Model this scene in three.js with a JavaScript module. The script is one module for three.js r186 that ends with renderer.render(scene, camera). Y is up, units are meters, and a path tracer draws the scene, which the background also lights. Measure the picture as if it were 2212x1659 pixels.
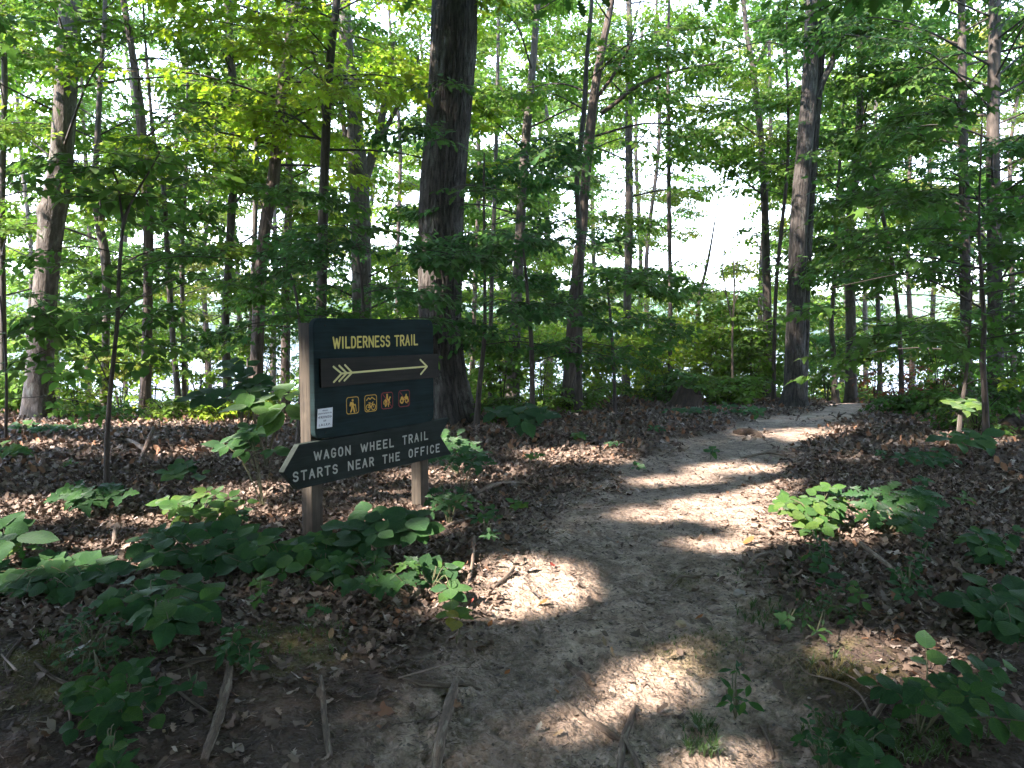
import * as THREE from 'three';
import { mergeGeometries } from 'three/addons/utils/BufferGeometryUtils.js';
import { RoundedBoxGeometry } from 'three/addons/geometries/RoundedBoxGeometry.js';

// ------------------------------------------------------------------ camera, sky, sun, exposure
const scene = new THREE.Scene();
const EYE = new THREE.Vector3(0, 1.6, 0), PITCH = 4.0 * Math.PI / 180;
const camera = new THREE.PerspectiveCamera(52.0, 4 / 3, 0.05, 2500);
camera.position.copy(EYE); camera.rotation.set(-PITCH, 0, 0);
const SUN = new THREE.Vector3(-0.74, 0.74, 0.42).normalize();          // towards the sun
const sun = new THREE.DirectionalLight(new THREE.Color(1.0, 0.865, 0.775), 3.3);
sun.position.copy(SUN).multiplyScalar(60); sun.castShadow = true;
sun.shadow.camera.left = sun.shadow.camera.bottom = -40; sun.shadow.camera.right = sun.shadow.camera.top = 40; sun.shadow.camera.far = 160;
sun.shadow.mapSize.set(4096, 4096);
sun.shadow.radius = 1.9;
sun.name = 'sun'; scene.add(sun); scene.add(sun.target);
{ // hazy summer sky: whitish towards the horizon, pale blue overhead
  const W = 256, H = 128, data = new Float32Array(W * H * 4);
  for (let j = 0; j < H; j++) for (let i = 0; i < W; i++) {
    const up = ((j + 0.5) / H - 0.5) * Math.PI, s = Math.max(0, Math.sin(up)), az = ((i + 0.5) / W - 0.5) * 2 * Math.PI;
    const dx = Math.cos(az) * Math.cos(up), dz = Math.sin(az) * Math.cos(up), c = dx * SUN.x + Math.sin(up) * SUN.y + dz * SUN.z;
    const k = Math.exp(-s * 2.6), g = 1 + 0.25 * Math.max(0, c) ** 4;
    const o = (j * W + i) * 4;
    data[o] = (0.28 * (1 - k) + 1.20 * k) * g; data[o + 1] = (0.46 * (1 - k) + 1.30 * k) * g; data[o + 2] = (0.90 * (1 - k) + 1.45 * k) * g; data[o + 3] = 1;
  }
  const t = new THREE.DataTexture(data, W, H, THREE.RGBAFormat, THREE.FloatType);
  t.mapping = THREE.EquirectangularReflectionMapping; t.magFilter = THREE.LinearFilter; t.needsUpdate = true;
  scene.background = t; scene.environment = t;
}
scene.fog = new THREE.FogExp2(new THREE.Color(0.85, 0.92, 1.0), 0.0005);   // summer haze over the lake
const renderer = new THREE.WebGLRenderer({ antialias: true });
renderer.toneMapping = THREE.LinearToneMapping; renderer.toneMappingExposure = 8.8;
renderer.shadowMap.enabled = true;

// ------------------------------------------------------------------ helpers
const V = (x, y, z) => new THREE.Vector3(x, y, z);
function rng(seed) { let a = seed >>> 0; return () => { a = (a + 0x6D2B79F5) | 0; let t = Math.imul(a ^ (a >>> 15), 1 | a); t = (t + Math.imul(t ^ (t >>> 7), 61 | t)) ^ t; return ((t ^ (t >>> 14)) >>> 0) / 4294967296; }; }
const clamp = THREE.MathUtils.clamp, lerp = THREE.MathUtils.lerp, sstep = (a, b, x) => { const t = clamp((x - a) / (b - a), 0, 1); return t * t * (3 - 2 * t); };
function hash3(x, y, z) { let h = Math.imul(x, 374761393) ^ Math.imul(y, 668265263) ^ Math.imul(z, 2147483647 ^ 0x5bd1e995); h = Math.imul(h ^ (h >>> 13), 1274126177); return ((h ^ (h >>> 16)) >>> 0) / 4294967296; }
function noise(x, y, z = 0) {
  const ix = Math.floor(x), iy = Math.floor(y), iz = Math.floor(z); let fx = x - ix, fy = y - iy, fz = z - iz;
  fx = fx * fx * (3 - 2 * fx); fy = fy * fy * (3 - 2 * fy); fz = fz * fz * (3 - 2 * fz);
  const L = (a, b, t) => a + (b - a) * t;
  return L(L(L(hash3(ix, iy, iz), hash3(ix + 1, iy, iz), fx), L(hash3(ix, iy + 1, iz), hash3(ix + 1, iy + 1, iz), fx), fy),
    L(L(hash3(ix, iy, iz + 1), hash3(ix + 1, iy, iz + 1), fx), L(hash3(ix, iy + 1, iz + 1), hash3(ix + 1, iy + 1, iz + 1), fx), fy), fz) * 2 - 1;
}
function fbm(x, y, z = 0, n = 4) { let s = 0, a = 0.5; for (let i = 0; i < n; i++) { s += a * noise(x, y, z); x = x * 2.03 + 7.1; y = y * 2.03 + 3.7; z = z * 2.03 + 1.3; a *= 0.5; } return s; }

const SC = 2212, SCH = 1659, TANV = Math.tan(26 * Math.PI / 180), CP = Math.cos(PITCH), SP = Math.sin(PITCH);
// positions measured on the photograph (2212 wide) turned into directions and points of the place
function dirAt(x, y) {
  const a = (x - SC / 2) / (SCH / 2) * TANV, b = -(y - SCH / 2) / (SCH / 2) * TANV;
  return V(a, b * CP - SP, -(CP + b * SP));
}
function at(x, y, d) { const v = dirAt(x, y); return v.multiplyScalar(d / -v.z).add(EYE); }
function toPx(p) {
  const x = p.x - EYE.x, y = p.y - EYE.y, z = p.z - EYE.z, f = -z * CP - y * SP, u = y * CP - z * SP;
  if (f <= 0.05) return null;
  return [SC / 2 + x / f / TANV * SCH / 2, SCH / 2 - u / f / TANV * SCH / 2, f];
}
const inFrame = (p, m = 0) => { const q = toPx(p); return q && q[0] > -m && q[0] < SC + m && q[1] > -m && q[1] < SCH + m; };
const pxSize = (w, d) => w * d / (SCH / 2) * TANV;                     // width in metres of w pixels at depth d

const used = new Map();
function numbered(n) { const k = used.get(n) || 0; used.set(n, k + 1); return k ? n + '_' + String(k).padStart(3, '0') : n; }
function shadow(o) { o.traverse((m) => { if (m.isMesh) { m.castShadow = true; m.receiveShadow = true; } }); return o; }
function tag(o, label, category, group) { if (label) o.userData.label = label; if (category) o.userData.category = category; if (group) o.userData.group = group; return o; }
function thing(name, label, category, p, group) { const o = new THREE.Group(); o.name = numbered(name); o.position.copy(p); scene.add(o); return tag(o, label, category, group); }
function mesh(name, geo, mat, parent) { const m = new THREE.Mesh(geo, mat); m.name = parent ? name : numbered(name); (parent || scene).add(m); m.castShadow = m.receiveShadow = true; return m; }
function structure(name, geo, mat) { const m = mesh(name, geo, mat); m.userData.kind = 'structure'; return m; }
function instanced(name, geo, mat, list, parent, kind = 'stuff') {       // list of [Matrix4, Color]
  const m = new THREE.InstancedMesh(geo, mat, list.length); m.name = parent ? name : numbered(name);
  list.forEach(([mx, c], i) => { m.setMatrixAt(i, mx); if (c) m.setColorAt(i, c); });
  m.userData.kind = kind; m.castShadow = m.receiveShadow = true; (parent || scene).add(m); return m;
}
function geoFrom(pos, idx, uv, col) {
  const g = new THREE.BufferGeometry(); g.setAttribute('position', new THREE.Float32BufferAttribute(pos, 3));
  if (uv) g.setAttribute('uv', new THREE.Float32BufferAttribute(uv, 2));
  if (col) g.setAttribute('color', new THREE.Float32BufferAttribute(col, 3));
  g.setIndex(idx); g.computeVertexNormals(); return g;
}
const RGB = (r, g, b) => new THREE.Color().setRGB(r, g, b);
function texture(N, f, srgb, M = N) {                                   // f(u, v) -> grey or [r, g, b] in 0..1
  const d = new Uint8Array(N * M * 4);
  for (let j = 0; j < M; j++) for (let i = 0; i < N; i++) { const c = f(i / N, j / M), o = (j * N + i) * 4; for (let k = 0; k < 3; k++) d[o + k] = clamp(Math.round(255 * (c.length ? c[k] : c)), 0, 255); d[o + 3] = 255; }
  const t = new THREE.DataTexture(d, N, M); t.wrapS = t.wrapT = THREE.RepeatWrapping; t.magFilter = THREE.LinearFilter; t.minFilter = THREE.LinearMipmapLinearFilter; t.generateMipmaps = true;
  if (srgb) t.colorSpace = THREE.SRGBColorSpace; t.needsUpdate = true; return t;
}
// noise that tiles over the unit square with whole numbers of cells
function tnoise(u, v, fx, fy, seed = 0) {
  const x = u * fx, y = v * fy, ix = Math.floor(x), iy = Math.floor(y); let a = x - ix, b = y - iy; a = a * a * (3 - 2 * a); b = b * b * (3 - 2 * b);
  const h = (i, j) => hash3(((i % fx) + fx) % fx, ((j % fy) + fy) % fy, seed);
  return (h(ix, iy) * (1 - a) + h(ix + 1, iy) * a) * (1 - b) + (h(ix, iy + 1) * (1 - a) + h(ix + 1, iy + 1) * a) * b;
}
function tfbm(u, v, fx, fy, seed, n = 4) { let s = 0, a = 0.5, t = 0; for (let i = 0; i < n; i++) { s += a * tnoise(u, v, fx, fy, seed + i); t += a; fx *= 2; fy *= 2; a *= 0.55; } return s / t; }
// tube along points with a radius at each; uv in metres
function tube(pts, radii, sides = 8, o = {}) {
  const n = pts.length, pos = [], uv = [], idx = [], T = V(), A = V(), B = V(), q = V(); let len = o.v0 || 0;
  for (let i = 0; i < n; i++) {
    T.subVectors(pts[Math.min(n - 1, i + 1)], pts[Math.max(0, i - 1)]).normalize();
    if (i === 0) { A.set(1, 0, 0); if (Math.abs(T.x) > 0.8) A.set(0, 0, 1); }
    A.addScaledVector(T, -A.dot(T)).normalize(); B.crossVectors(T, A);
    if (i) len += pts[i].distanceTo(pts[i - 1]);
    for (let k = 0; k <= sides; k++) {
      const th = k / sides * 2 * Math.PI; let r = radii[i];
      if (o.shape) r *= o.shape(k === sides ? 0 : th, len, i / (n - 1), pts[i]);
      q.copy(pts[i]).addScaledVector(A, Math.cos(th) * r).addScaledVector(B, Math.sin(th) * r);
      pos.push(q.x, q.y, q.z); uv.push(k / sides * (o.around || 1), len * (o.vs || 1));
    }
  }
  for (let i = 0; i < n - 1; i++) for (let k = 0; k < sides; k++) { const a = i * (sides + 1) + k, b = a + sides + 1; idx.push(a, a + 1, b, a + 1, b + 1, b); }
  if (o.caps) for (const [row, flip] of [[0, 1], [n - 1, 0]]) {
    const c = pos.length / 3; pos.push(pts[row].x, pts[row].y, pts[row].z); uv.push(0.5, len);
    for (let k = 0; k < sides; k++) { const a = row * (sides + 1) + k; if (flip) idx.push(c, a + 1, a); else idx.push(c, a, a + 1); }
  }
  const g = geoFrom(pos, idx, uv); // close the seam's normals
  const nn = g.attributes.normal;
  for (let i = 0; i < n; i++) { const a = i * (sides + 1), b = a + sides; const x = nn.getX(a) + nn.getX(b), y = nn.getY(a) + nn.getY(b), z = nn.getZ(a) + nn.getZ(b), l = Math.hypot(x, y, z) || 1; nn.setXYZ(a, x / l, y / l, z / l); nn.setXYZ(b, x / l, y / l, z / l); }
  return g;
}
function curve(pts, n) { if (pts.length === 2) return Array.from({ length: n + 1 }, (_, i) => pts[0].clone().lerp(pts[1], i / n)); return new THREE.CatmullRomCurve3(pts, false, 'centripetal').getSpacedPoints(n); }

// ------------------------------------------------------------------ the lie of the land
function baseHeight(x, z) {
  const d = -z, ex = Math.abs(x - 0.15 * Math.max(0, d - 3));
  const soft = sstep(0.6, 1.7, ex);                                     // the worn trail ramps up gently, the banks beside it step up
  let h = lerp(0.2 * sstep(1.6, 5.4, d), 0.2 * sstep(2.55, 3.75, d), soft);
  h += 0.05 * fbm(x * 0.45, z * 0.45, 3, 3) * sstep(1, 4, d);
  const crest = lerp(12.2, 15.3, sstep(-2.5, 2.5, x)) + 0.5 * noise(x * 0.3, 5);
  const over = Math.max(0, d - crest);
  h -= Math.min(6.9, 0.27 * over * over / (over + 2.5));
  const r = Math.hypot(x, z);
  if (d > 200) h = lerp(h, 6 + 8 * fbm(x * 0.006, z * 0.006, 9, 3), sstep(330, 420, d + 25 * noise(x * 0.012, 2)));
  else if (r > 60 && d < 30) h += Math.min(6, (r - 60) * 0.05) * sstep(30, 0, d);
  return h;
}
function march(x, y, H = baseHeight) {
  const v = dirAt(x, y).normalize(); let t = 0.5, p = V();
  for (let i = 0; i < 4000; i++) { p.copy(EYE).addScaledVector(v, t); if (p.y < H(p.x, p.z)) break; t += 0.008 + t * 0.002; if (t > 90) return null; }
  return p;
}
// trail: centre and half width measured where it crosses these rows
const TRAIL = [[1270, 1900, 640], [1290, 1659, 620], [1330, 1450, 450], [1330, 1330, 410], [1335, 1240, 375], [1375, 1150, 325], [1430, 1080, 270], [1505, 1010, 205], [1580, 965, 160], [1672, 925, 125], [1755, 900, 100], [1830, 887, 85]].map(([x, y, w]) => {
  const p = march(x, y); return { x: p.x, z: p.z, w: pxSize(w, -p.z) };
});
{ const a = TRAIL[TRAIL.length - 1]; TRAIL.push({ x: a.x + 1.4, z: a.z - 3, w: 0.55 }, { x: a.x + 3.5, z: a.z - 9, w: 0.5 }); TRAIL.unshift({ x: 0.3, z: 4, w: 1.0 }); }
function trailMask(x, z) {
  let best = 9;
  for (let i = 0; i < TRAIL.length - 1; i++) {
    const a = TRAIL[i], b = TRAIL[i + 1], dx = b.x - a.x, dz = b.z - a.z, t = clamp(((x - a.x) * dx + (z - a.z) * dz) / (dx * dx + dz * dz), 0, 1);
    const e = Math.hypot(x - a.x - t * dx, z - a.z - t * dz) / lerp(a.w, b.w, t);
    if (e < best) best = e;
  }
  const n = 0.32 * fbm(x * 1.3, z * 1.3, 11, 3) + 0.16 * fbm(x * 6, z * 6, 5, 2);
  return 1 - sstep(0.5, 1.3, best + n);
}
const MOSS = [[1500, 1395, 150, 55], [620, 1400, 170, 60], [1800, 1440, 170, 70], [70, 1455, 170, 90], [1660, 1310, 70, 30], [1480, 1235, 50, 20]].map(([x, y, rx, ry]) => { const p = march(x, y), q = march(x, y - ry); return { x: p.x, z: p.z, rx: pxSize(rx, -p.z), rz: Math.abs(q.z - p.z) }; });
function mossMask(x, z) { let m = 0; for (const e of MOSS) { const d = Math.hypot((x - e.x) / e.rx, (z - e.z) / e.rz); m = Math.max(m, 1 - sstep(0.5, 1.15, d + 0.45 * fbm(x * 5, z * 5, 2, 3))); } return m; }
function height(x, z) {
  let h = baseHeight(x, z); const d = Math.hypot(x, z);
  if (d < 22) {
    const f = sstep(22, 14, d), t = trailMask(x, z);
    h += f * (-0.05 * t + 0.022 * fbm(x * 3.2, z * 3.2, 1, 3));
    if (d < 9) { const k = sstep(9, 5, d), c = fbm(x * 14, z * 14, 8, 3); h += k * (0.021 * c + 0.008 * Math.max(0, fbm(x * 30, z * 30, 4, 2)) + 0.004 * noise(x * 70, z * 70)) * (0.5 + 0.8 * t); }
  }
  return h;
}
function gp(x, y) {                                                     // the spot of ground seen at that place
  const p = march(x, y); if (!p) return null; const v = dirAt(x, y).normalize();
  for (let i = 0; i < 5; i++) { const e = p.y - height(p.x, p.z); p.addScaledVector(v, clamp(e / Math.max(0.12, -v.y), -0.3, 0.3) * 0.7); }
  p.y = height(p.x, p.z); return p;
}
const onGround = (x, z, up = 0) => V(x, height(x, z) + up, z);

// ------------------------------------------------------------------ openings in the leaf roof through which the sun reaches
const BEAMS = [];                                                        // lines along the sun: point, radius
function beamAt(p, r) { BEAMS.push({ p, r }); }
function beamPatch(x, y, rx, ry, r = 0.12) {
  const c = gp(x, y); r = Math.min(r, pxSize(26, -c.z)); const n = Math.max(1, Math.ceil(pxSize(rx, -c.z) / r));
  const top = gp(x, y - ry), bot = gp(x, y + ry), m = Math.max(1, Math.ceil((bot.z - top.z) / 2 / r));
  for (let i = -n; i <= n; i++) for (let j = -m; j <= m; j++) { if ((i / (n + 0.4)) ** 2 + (j / (m + 0.4)) ** 2 > 1) continue; const p = gp(x + rx * i / (n + 0.5), y + ry * j / (m + 0.5)); if (p) beamAt(p, r); }
}
for (const a of [[1125, 1260, 125, 52, 0.16], [1270, 1290, 12, 5, 0.01], [1418, 1475, 48, 28, 0.05], [1490, 1400, 14, 6, 0.015], [1295, 1550, 10, 6, 0.01], [1580, 1635, 60, 12, 0.02],
  [1590, 1085, 75, 11, 0.12], [1450, 1108, 40, 5, 0.06], [1640, 1118, 50, 5, 0.07], [1600, 1010, 70, 5, 0.08], [1470, 1037, 60, 4, 0.07], [1690, 1052, 25, 4, 0.07], [1720, 1145, 50, 7, 0.1], [1570, 1170, 50, 5, 0.04],
  [60, 1098, 70, 10, 0.12], [170, 1110, 30, 6, 0.06], [330, 1178, 60, 5, 0.05], [230, 1230, 70, 5, 0.05], [60, 1255, 30, 6, 0.05],
  [160, 922, 170, 5, 0.14], [450, 918, 150, 3, 0.12], [110, 965, 90, 4, 0.1], [440, 975, 30, 4, 0.08], [580, 1060, 40, 5, 0.08],
  [1000, 1028, 65, 10, 0.16], [980, 1112, 34, 11, 0.12], [900, 1150, 20, 10, 0.08], [1260, 985, 60, 6, 0.15], [1830, 1110, 90, 14, 0.14], [1900, 1150, 60, 10, 0.12], [2130, 952, 50, 5, 0.2], [1760, 935, 60, 5, 0.2], [2000, 1425, 26, 14, 0.04], [1830, 1390, 14, 8, 0.03]]) beamPatch(...a);
// upright things that catch the sun: post sides, stems, sprigs
for (const [x, y, d, r] of [[662, 940, 5.2, 0.06], [900, 1090, 6.05, 0.1], [900, 1120, 6.05, 0.1], [420, 1075, 5.7, 0.16], [500, 1070, 5.7, 0.12], [330, 1090, 5.7, 0.12], [600, 880, 6.2, 0.05], [1750, 1085, 5.4, 0.16], [1700, 1080, 5.4, 0.12], [1800, 1060, 5.4, 0.12], [40, 1190, 4.7, 0.1], [2090, 890, 9.5, 0.2], [2070, 860, 9.5, 0.2]]) beamAt(at(x, y, d), r);
{ // oak and other trunks: slim flecks
  for (const [x, y, d, r] of [[930, 560, 11.4, 0.12], [100, 560, 12.3, 0.3], [95, 650, 12.3, 0.3], [125, 420, 12.3, 0.25], [135, 250, 12.3, 0.25]]) beamAt(at(x, y, d), r);
}
const bq = V();
function sunBlocked(p, reach) { // would something of that reach at p darken a place the sun must reach?
  for (const b of BEAMS) {
    bq.subVectors(p, b.p); const t = bq.dot(SUN); if (t < 0.25) continue;
    const d2 = bq.lengthSq() - t * t, r = b.r + reach; if (d2 < r * r) return true;
  }
  return false;
}

// ------------------------------------------------------------------ materials
const l2s = (c) => (c <= 0.0031308 ? c * 12.92 : 1.055 * Math.pow(c, 1 / 2.4) - 0.055);
const srgb = (r, g, b) => [l2s(clamp(r, 0, 1)), l2s(clamp(g, 0, 1)), l2s(clamp(b, 0, 1))];
const mix3 = (a, b, t) => [a[0] + (b[0] - a[0]) * t, a[1] + (b[1] - a[1]) * t, a[2] + (b[2] - a[2]) * t];
function barkMaps(fx, fy, dark, light, lichen, lichenShare, seed, sharp) {
  const h = new Float32Array(512 * 1024);
  const ridge = (u, v) => {
    const w = 0.03 * (tfbm(u, v, 4, 6, seed + 40, 3) - 0.5), n = tfbm(u + w, v, fx, fy, seed, 4), r = 1 - Math.abs(2 * n - 1);
    const plates = tfbm(u + w, v, fx * 2, fy * 3, seed + 9, 3);
    return clamp(Math.pow(1 - r, sharp) * 0.75 + plates * 0.35, 0, 1);
  };
  for (let j = 0; j < 1024; j++) for (let i = 0; i < 512; i++) h[j * 512 + i] = ridge(i / 512, j / 1024);
  const H = (u, v) => h[Math.round(v * 1024) % 1024 * 512 + Math.round(u * 512) % 512];
  const map = texture(512, (u, v) => {
    const k = H(u, v), b = tfbm(u, v, 6, 5, seed + 21, 4), f = tnoise(u, v, 170, 200, seed + 5);
    let c = mix3(dark, light, clamp(k * 1.15 - 0.05 + (f - 0.5) * 0.35, 0, 1));
    const s = sstep(1 - lichenShare, 1 - lichenShare + 0.14, b + 0.14 * (f - 0.5)) * (0.35 + 0.65 * k);
    c = mix3(c, lichen, s * 0.8);
    return srgb(...c);
  }, true, 1024);
  const bump = texture(512, (u, v) => H(u, v) * 0.9 + 0.1 * tnoise(u, v, 160, 160, seed + 3), false, 1024);
  return { map, bumpMap: bump };
}
const M = {};
{
  const std = (o) => new THREE.MeshStandardMaterial({ roughness: 0.92, ...o });
  M.oak = std({ ...barkMaps(11, 4, [0.010, 0.009, 0.008], [0.20, 0.182, 0.165], [0.27, 0.29, 0.26], 0.34, 11, 0.85), bumpScale: 0.035, color: RGB(0.66, 0.64, 0.62) });
  M.grey = std({ ...barkMaps(9, 5, [0.05, 0.043, 0.037], [0.20, 0.175, 0.15], [0.30, 0.31, 0.275], 0.38, 71, 0.95), bumpScale: 0.02, color: RGB(0.82, 0.8, 0.78) });
  M.brown = std({ ...barkMaps(11, 4, [0.035, 0.026, 0.02], [0.18, 0.14, 0.115], [0.25, 0.26, 0.225], 0.24, 131, 0.85), bumpScale: 0.02 });
  M.dark = std({ ...barkMaps(10, 5, [0.03, 0.026, 0.022], [0.12, 0.10, 0.085], [0.2, 0.22, 0.19], 0.2, 191, 0.8), bumpScale: 0.01 });
  M.twig = std({ color: RGB(0.04, 0.033, 0.028) });
  M.stem = std({ color: RGB(0.10, 0.10, 0.05) });
  M.root = std({ map: M.grey.map, bumpMap: M.grey.bumpMap, bumpScale: 0.006, color: RGB(1.25, 1.08, 0.94) });
  M.stick = std({ map: M.grey.map, bumpMap: M.grey.bumpMap, bumpScale: 0.004, color: RGB(1.6, 1.4, 1.22) });
  M.deadwood = std({ map: M.brown.map, bumpMap: M.brown.bumpMap, bumpScale: 0.008, color: RGB(0.85, 0.75, 0.65) });
  M.rot = std({ map: M.dark.map, bumpMap: M.dark.bumpMap, bumpScale: 0.012, color: RGB(0.75, 0.62, 0.5) });
  const leaf = (o) => new THREE.MeshPhysicalMaterial({ vertexColors: true, side: THREE.DoubleSide, transmission: 0.5, thickness: 0, roughness: 1, specularIntensity: 0.3, ior: 1.45, ...o });
  M.leaf = leaf({});
  const veins = (u, v) => { // v along the leaf, u across with the midrib in the middle
    const s = Math.abs(u - 0.5) * 2, mid = Math.exp(-(((u - 0.5) / 0.02) ** 2)), t = (v * 8 + s * -2.4) % 1, side = Math.exp(-((((t + 1) % 1 - 0.5) / 0.10) ** 2)) * (1 - s * 0.6);
    return Math.max(mid, side * 0.75);
  };
  const lmap = texture(128, (u, v) => { const k = veins(u, v), b = tfbm(u, v, 5, 5, 301, 4), f = tnoise(u, v, 60, 60, 310); return srgb(...mix3([0.68 + 0.4 * (b - 0.5) + 0.2 * (f - 0.5), 0.72 + 0.3 * (b - 0.5) + 0.2 * (f - 0.5), 0.65], [1.0, 0.95, 0.85], k * 0.45)); }, true, 256);
  const lbump = texture(128, (u, v) => 0.6 - 0.5 * veins(u, v) + 0.25 * tfbm(u, v, 14, 20, 320, 3), false, 256);
  M.bigLeaf = leaf({ map: lmap, bumpMap: lbump, bumpScale: 0.0016, roughness: 1, specularIntensity: 0.5 });
  M.bigLeaves = [[0.052, 0.165, 0.036], [0.066, 0.19, 0.034], [0.045, 0.15, 0.044], [0.085, 0.21, 0.034], [0.040, 0.13, 0.040]].map((c) => { const m = M.bigLeaf.clone(); m.color = RGB(...c); m.vertexColors = false; return m; });
  M.limeLeaf = M.bigLeaves[0].clone(); M.limeLeaf.color = RGB(0.14, 0.26, 0.04);
  M.yellowLeaf = M.bigLeaves[0].clone(); M.yellowLeaf.color = RGB(0.38, 0.36, 0.06);
  M.dead = new THREE.MeshStandardMaterial({ vertexColors: true, side: THREE.DoubleSide, roughness: 0.85 });
  const deadLeaf = (r, g, b) => new THREE.MeshStandardMaterial({ map: lmap, bumpMap: lbump, bumpScale: 0.002, side: THREE.DoubleSide, roughness: 0.8, color: RGB(r, g, b) });
  M.deadRed = deadLeaf(0.26, 0.035, 0.02); M.deadOrange = deadLeaf(0.42, 0.15, 0.045); M.deadTan = deadLeaf(0.42, 0.29, 0.18); M.deadGrey = deadLeaf(0.38, 0.36, 0.34);
  M.grass = new THREE.MeshPhysicalMaterial({ vertexColors: true, side: THREE.DoubleSide, transmission: 0.35, thickness: 0, roughness: 1 });
  M.straw = std({ vertexColors: true });
  const gmap = texture(1024, (u, v) => { const a = tfbm(u, v, 9, 9, 401, 5), b = tfbm(u, v, 70, 70, 410, 3), c = tnoise(u, v, 400, 400, 420); const k = 0.78 + 0.45 * (a - 0.5) + 0.75 * (b - 0.5) + 0.3 * (c - 0.5); return srgb(k * 1.02, k, k * 0.95); }, true);
  const gbump = texture(1024, (u, v) => 0.5 * tfbm(u, v, 40, 40, 430, 4) + 0.5 * tfbm(u, v, 130, 130, 440, 3), false);
  M.soil = std({ vertexColors: true, map: gmap, bumpMap: gbump, bumpScale: 0.03, roughness: 0.96 });
  M.stone = std({ color: RGB(0.36, 0.31, 0.25), bumpMap: gbump, bumpScale: 0.004 });
}

// ------------------------------------------------------------------ ground and trail (one sheet, split where the trail runs), water, far shore
{
  const ths = [], rs = [];
  const FRONT = 46 * Math.PI / 180, NF = 620, NB = 64;
  for (let i = 0; i <= NF; i++) ths.push(-FRONT + 2 * FRONT * i / NF);
  for (let i = 1; i < NB; i++) ths.push(FRONT + (2 * Math.PI - 2 * FRONT) * i / NB);
  for (let i = 0; i < 12; i++) rs.push(0.25 + 1.75 * i / 12);
  for (let i = 0; i < 370; i++) rs.push(2 * Math.pow(8.5, i / 370));
  for (let i = 0; i <= 70; i++) rs.push(17 * Math.pow(60, i / 70));
  const pos = [0, height(0, 0), 0], uv = [0, 0], col = [], n = ths.length, tm = [1];
  const colour = (x, z, d) => {
    const f = sstep(24, 16, d), t = trailMask(x, z) * f, m = d < 8 ? mossMask(x, z) * (1 - 0.3 * t) : 0, a = fbm(x * 2.1, z * 2.1, 20, 3), b = fbm(x * 11, z * 11, 21, 3);
    let c = mix3([0.07, 0.048, 0.037], [0.135, 0.096, 0.074], clamp(0.5 + a + b, 0, 1));
    const clay = mix3(mix3([0.36, 0.275, 0.215], [0.60, 0.48, 0.39], clamp(0.5 + 1.1 * b, 0, 1)), [0.245, 0.195, 0.16], clamp(0.5 + 1.3 * a, 0, 1) * 0.75);
    c = mix3(c, clay, clamp(t * 1.0 + 0.25 * b * sstep(0.1, 0.5, t), 0, 1));
    c = mix3(c, mix3([0.075, 0.085, 0.02], [0.16, 0.13, 0.04], clamp(0.5 + b * 1.3, 0, 1)), m * clamp(0.62 + 1.4 * b, 0, 0.85));
    if (d > 28) c = mix3(c, [0.07, 0.09, 0.03], sstep(28, 60, d));
    return [t, c];
  };
  col.push(...colour(0, 0, 0)[1]);
  for (const r of rs) for (const th of ths) {
    const x = Math.sin(th) * r, z = -Math.cos(th) * r, [t, c] = colour(x, z, r);
    pos.push(x, height(x, z), z); uv.push(x / 1.7, z / 1.7); col.push(...c); tm.push(t);
  }
  const idx = [[], []], tri = (a, b, c) => idx[tm[a] + tm[b] + tm[c] > 1.35 ? 1 : 0].push(a, b, c);
  for (let k = 0; k < n; k++) tri(0, 1 + (k + 1) % n, 1 + k);
  for (let i = 0; i < rs.length - 1; i++) for (let k = 0; k < n; k++) { const a = 1 + i * n + k, b = 1 + i * n + (k + 1) % n, c = a + n, e = b + n; tri(a, b, c); tri(b, e, c); }
  const full = geoFrom(pos, [...idx[0], ...idx[1]].length ? idx[0].concat(idx[1]) : [], uv, col);
  const piece = (ix) => { // keep only the points used, with the normals of the whole sheet
    const mapTo = new Map(), P = [], N = [], U = [], C = [], I = [];
    for (const v of ix) { let k = mapTo.get(v); if (k === undefined) { k = P.length / 3; mapTo.set(v, k); for (let j = 0; j < 3; j++) { P.push(pos[v * 3 + j]); C.push(col[v * 3 + j]); N.push(full.attributes.normal.array[v * 3 + j]); } U.push(uv[v * 2], uv[v * 2 + 1]); } I.push(k); }
    const g = new THREE.BufferGeometry(); g.setAttribute('position', new THREE.Float32BufferAttribute(P, 3)); g.setAttribute('normal', new THREE.Float32BufferAttribute(N, 3)); g.setAttribute('uv', new THREE.Float32BufferAttribute(U, 2)); g.setAttribute('color', new THREE.Float32BufferAttribute(C, 3)); g.setIndex(I); return g;
  };
  tag(structure('ground', piece(idx[0]), M.soil), 'shaded forest floor of dark soil sloping to the lake');
  tag(structure('trail', piece(idx[1]), M.soil), 'worn pale clay footpath running past the sign over the crest');
  const rip = texture(256, (u, v) => tfbm(u, v, 8, 8, 501, 4), false); rip.repeat.set(400, 200);
  const water = structure('lake_water', new THREE.PlaneGeometry(1800, 620).rotateX(-Math.PI / 2), new THREE.MeshPhysicalMaterial({ color: RGB(0.03, 0.05, 0.055), roughness: 0.22, bumpMap: rip, bumpScale: 0.03, ior: 1.33 }));
  water.position.set(0, -5, -335); tag(water, 'bright lake glinting behind the trees');
}
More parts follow.
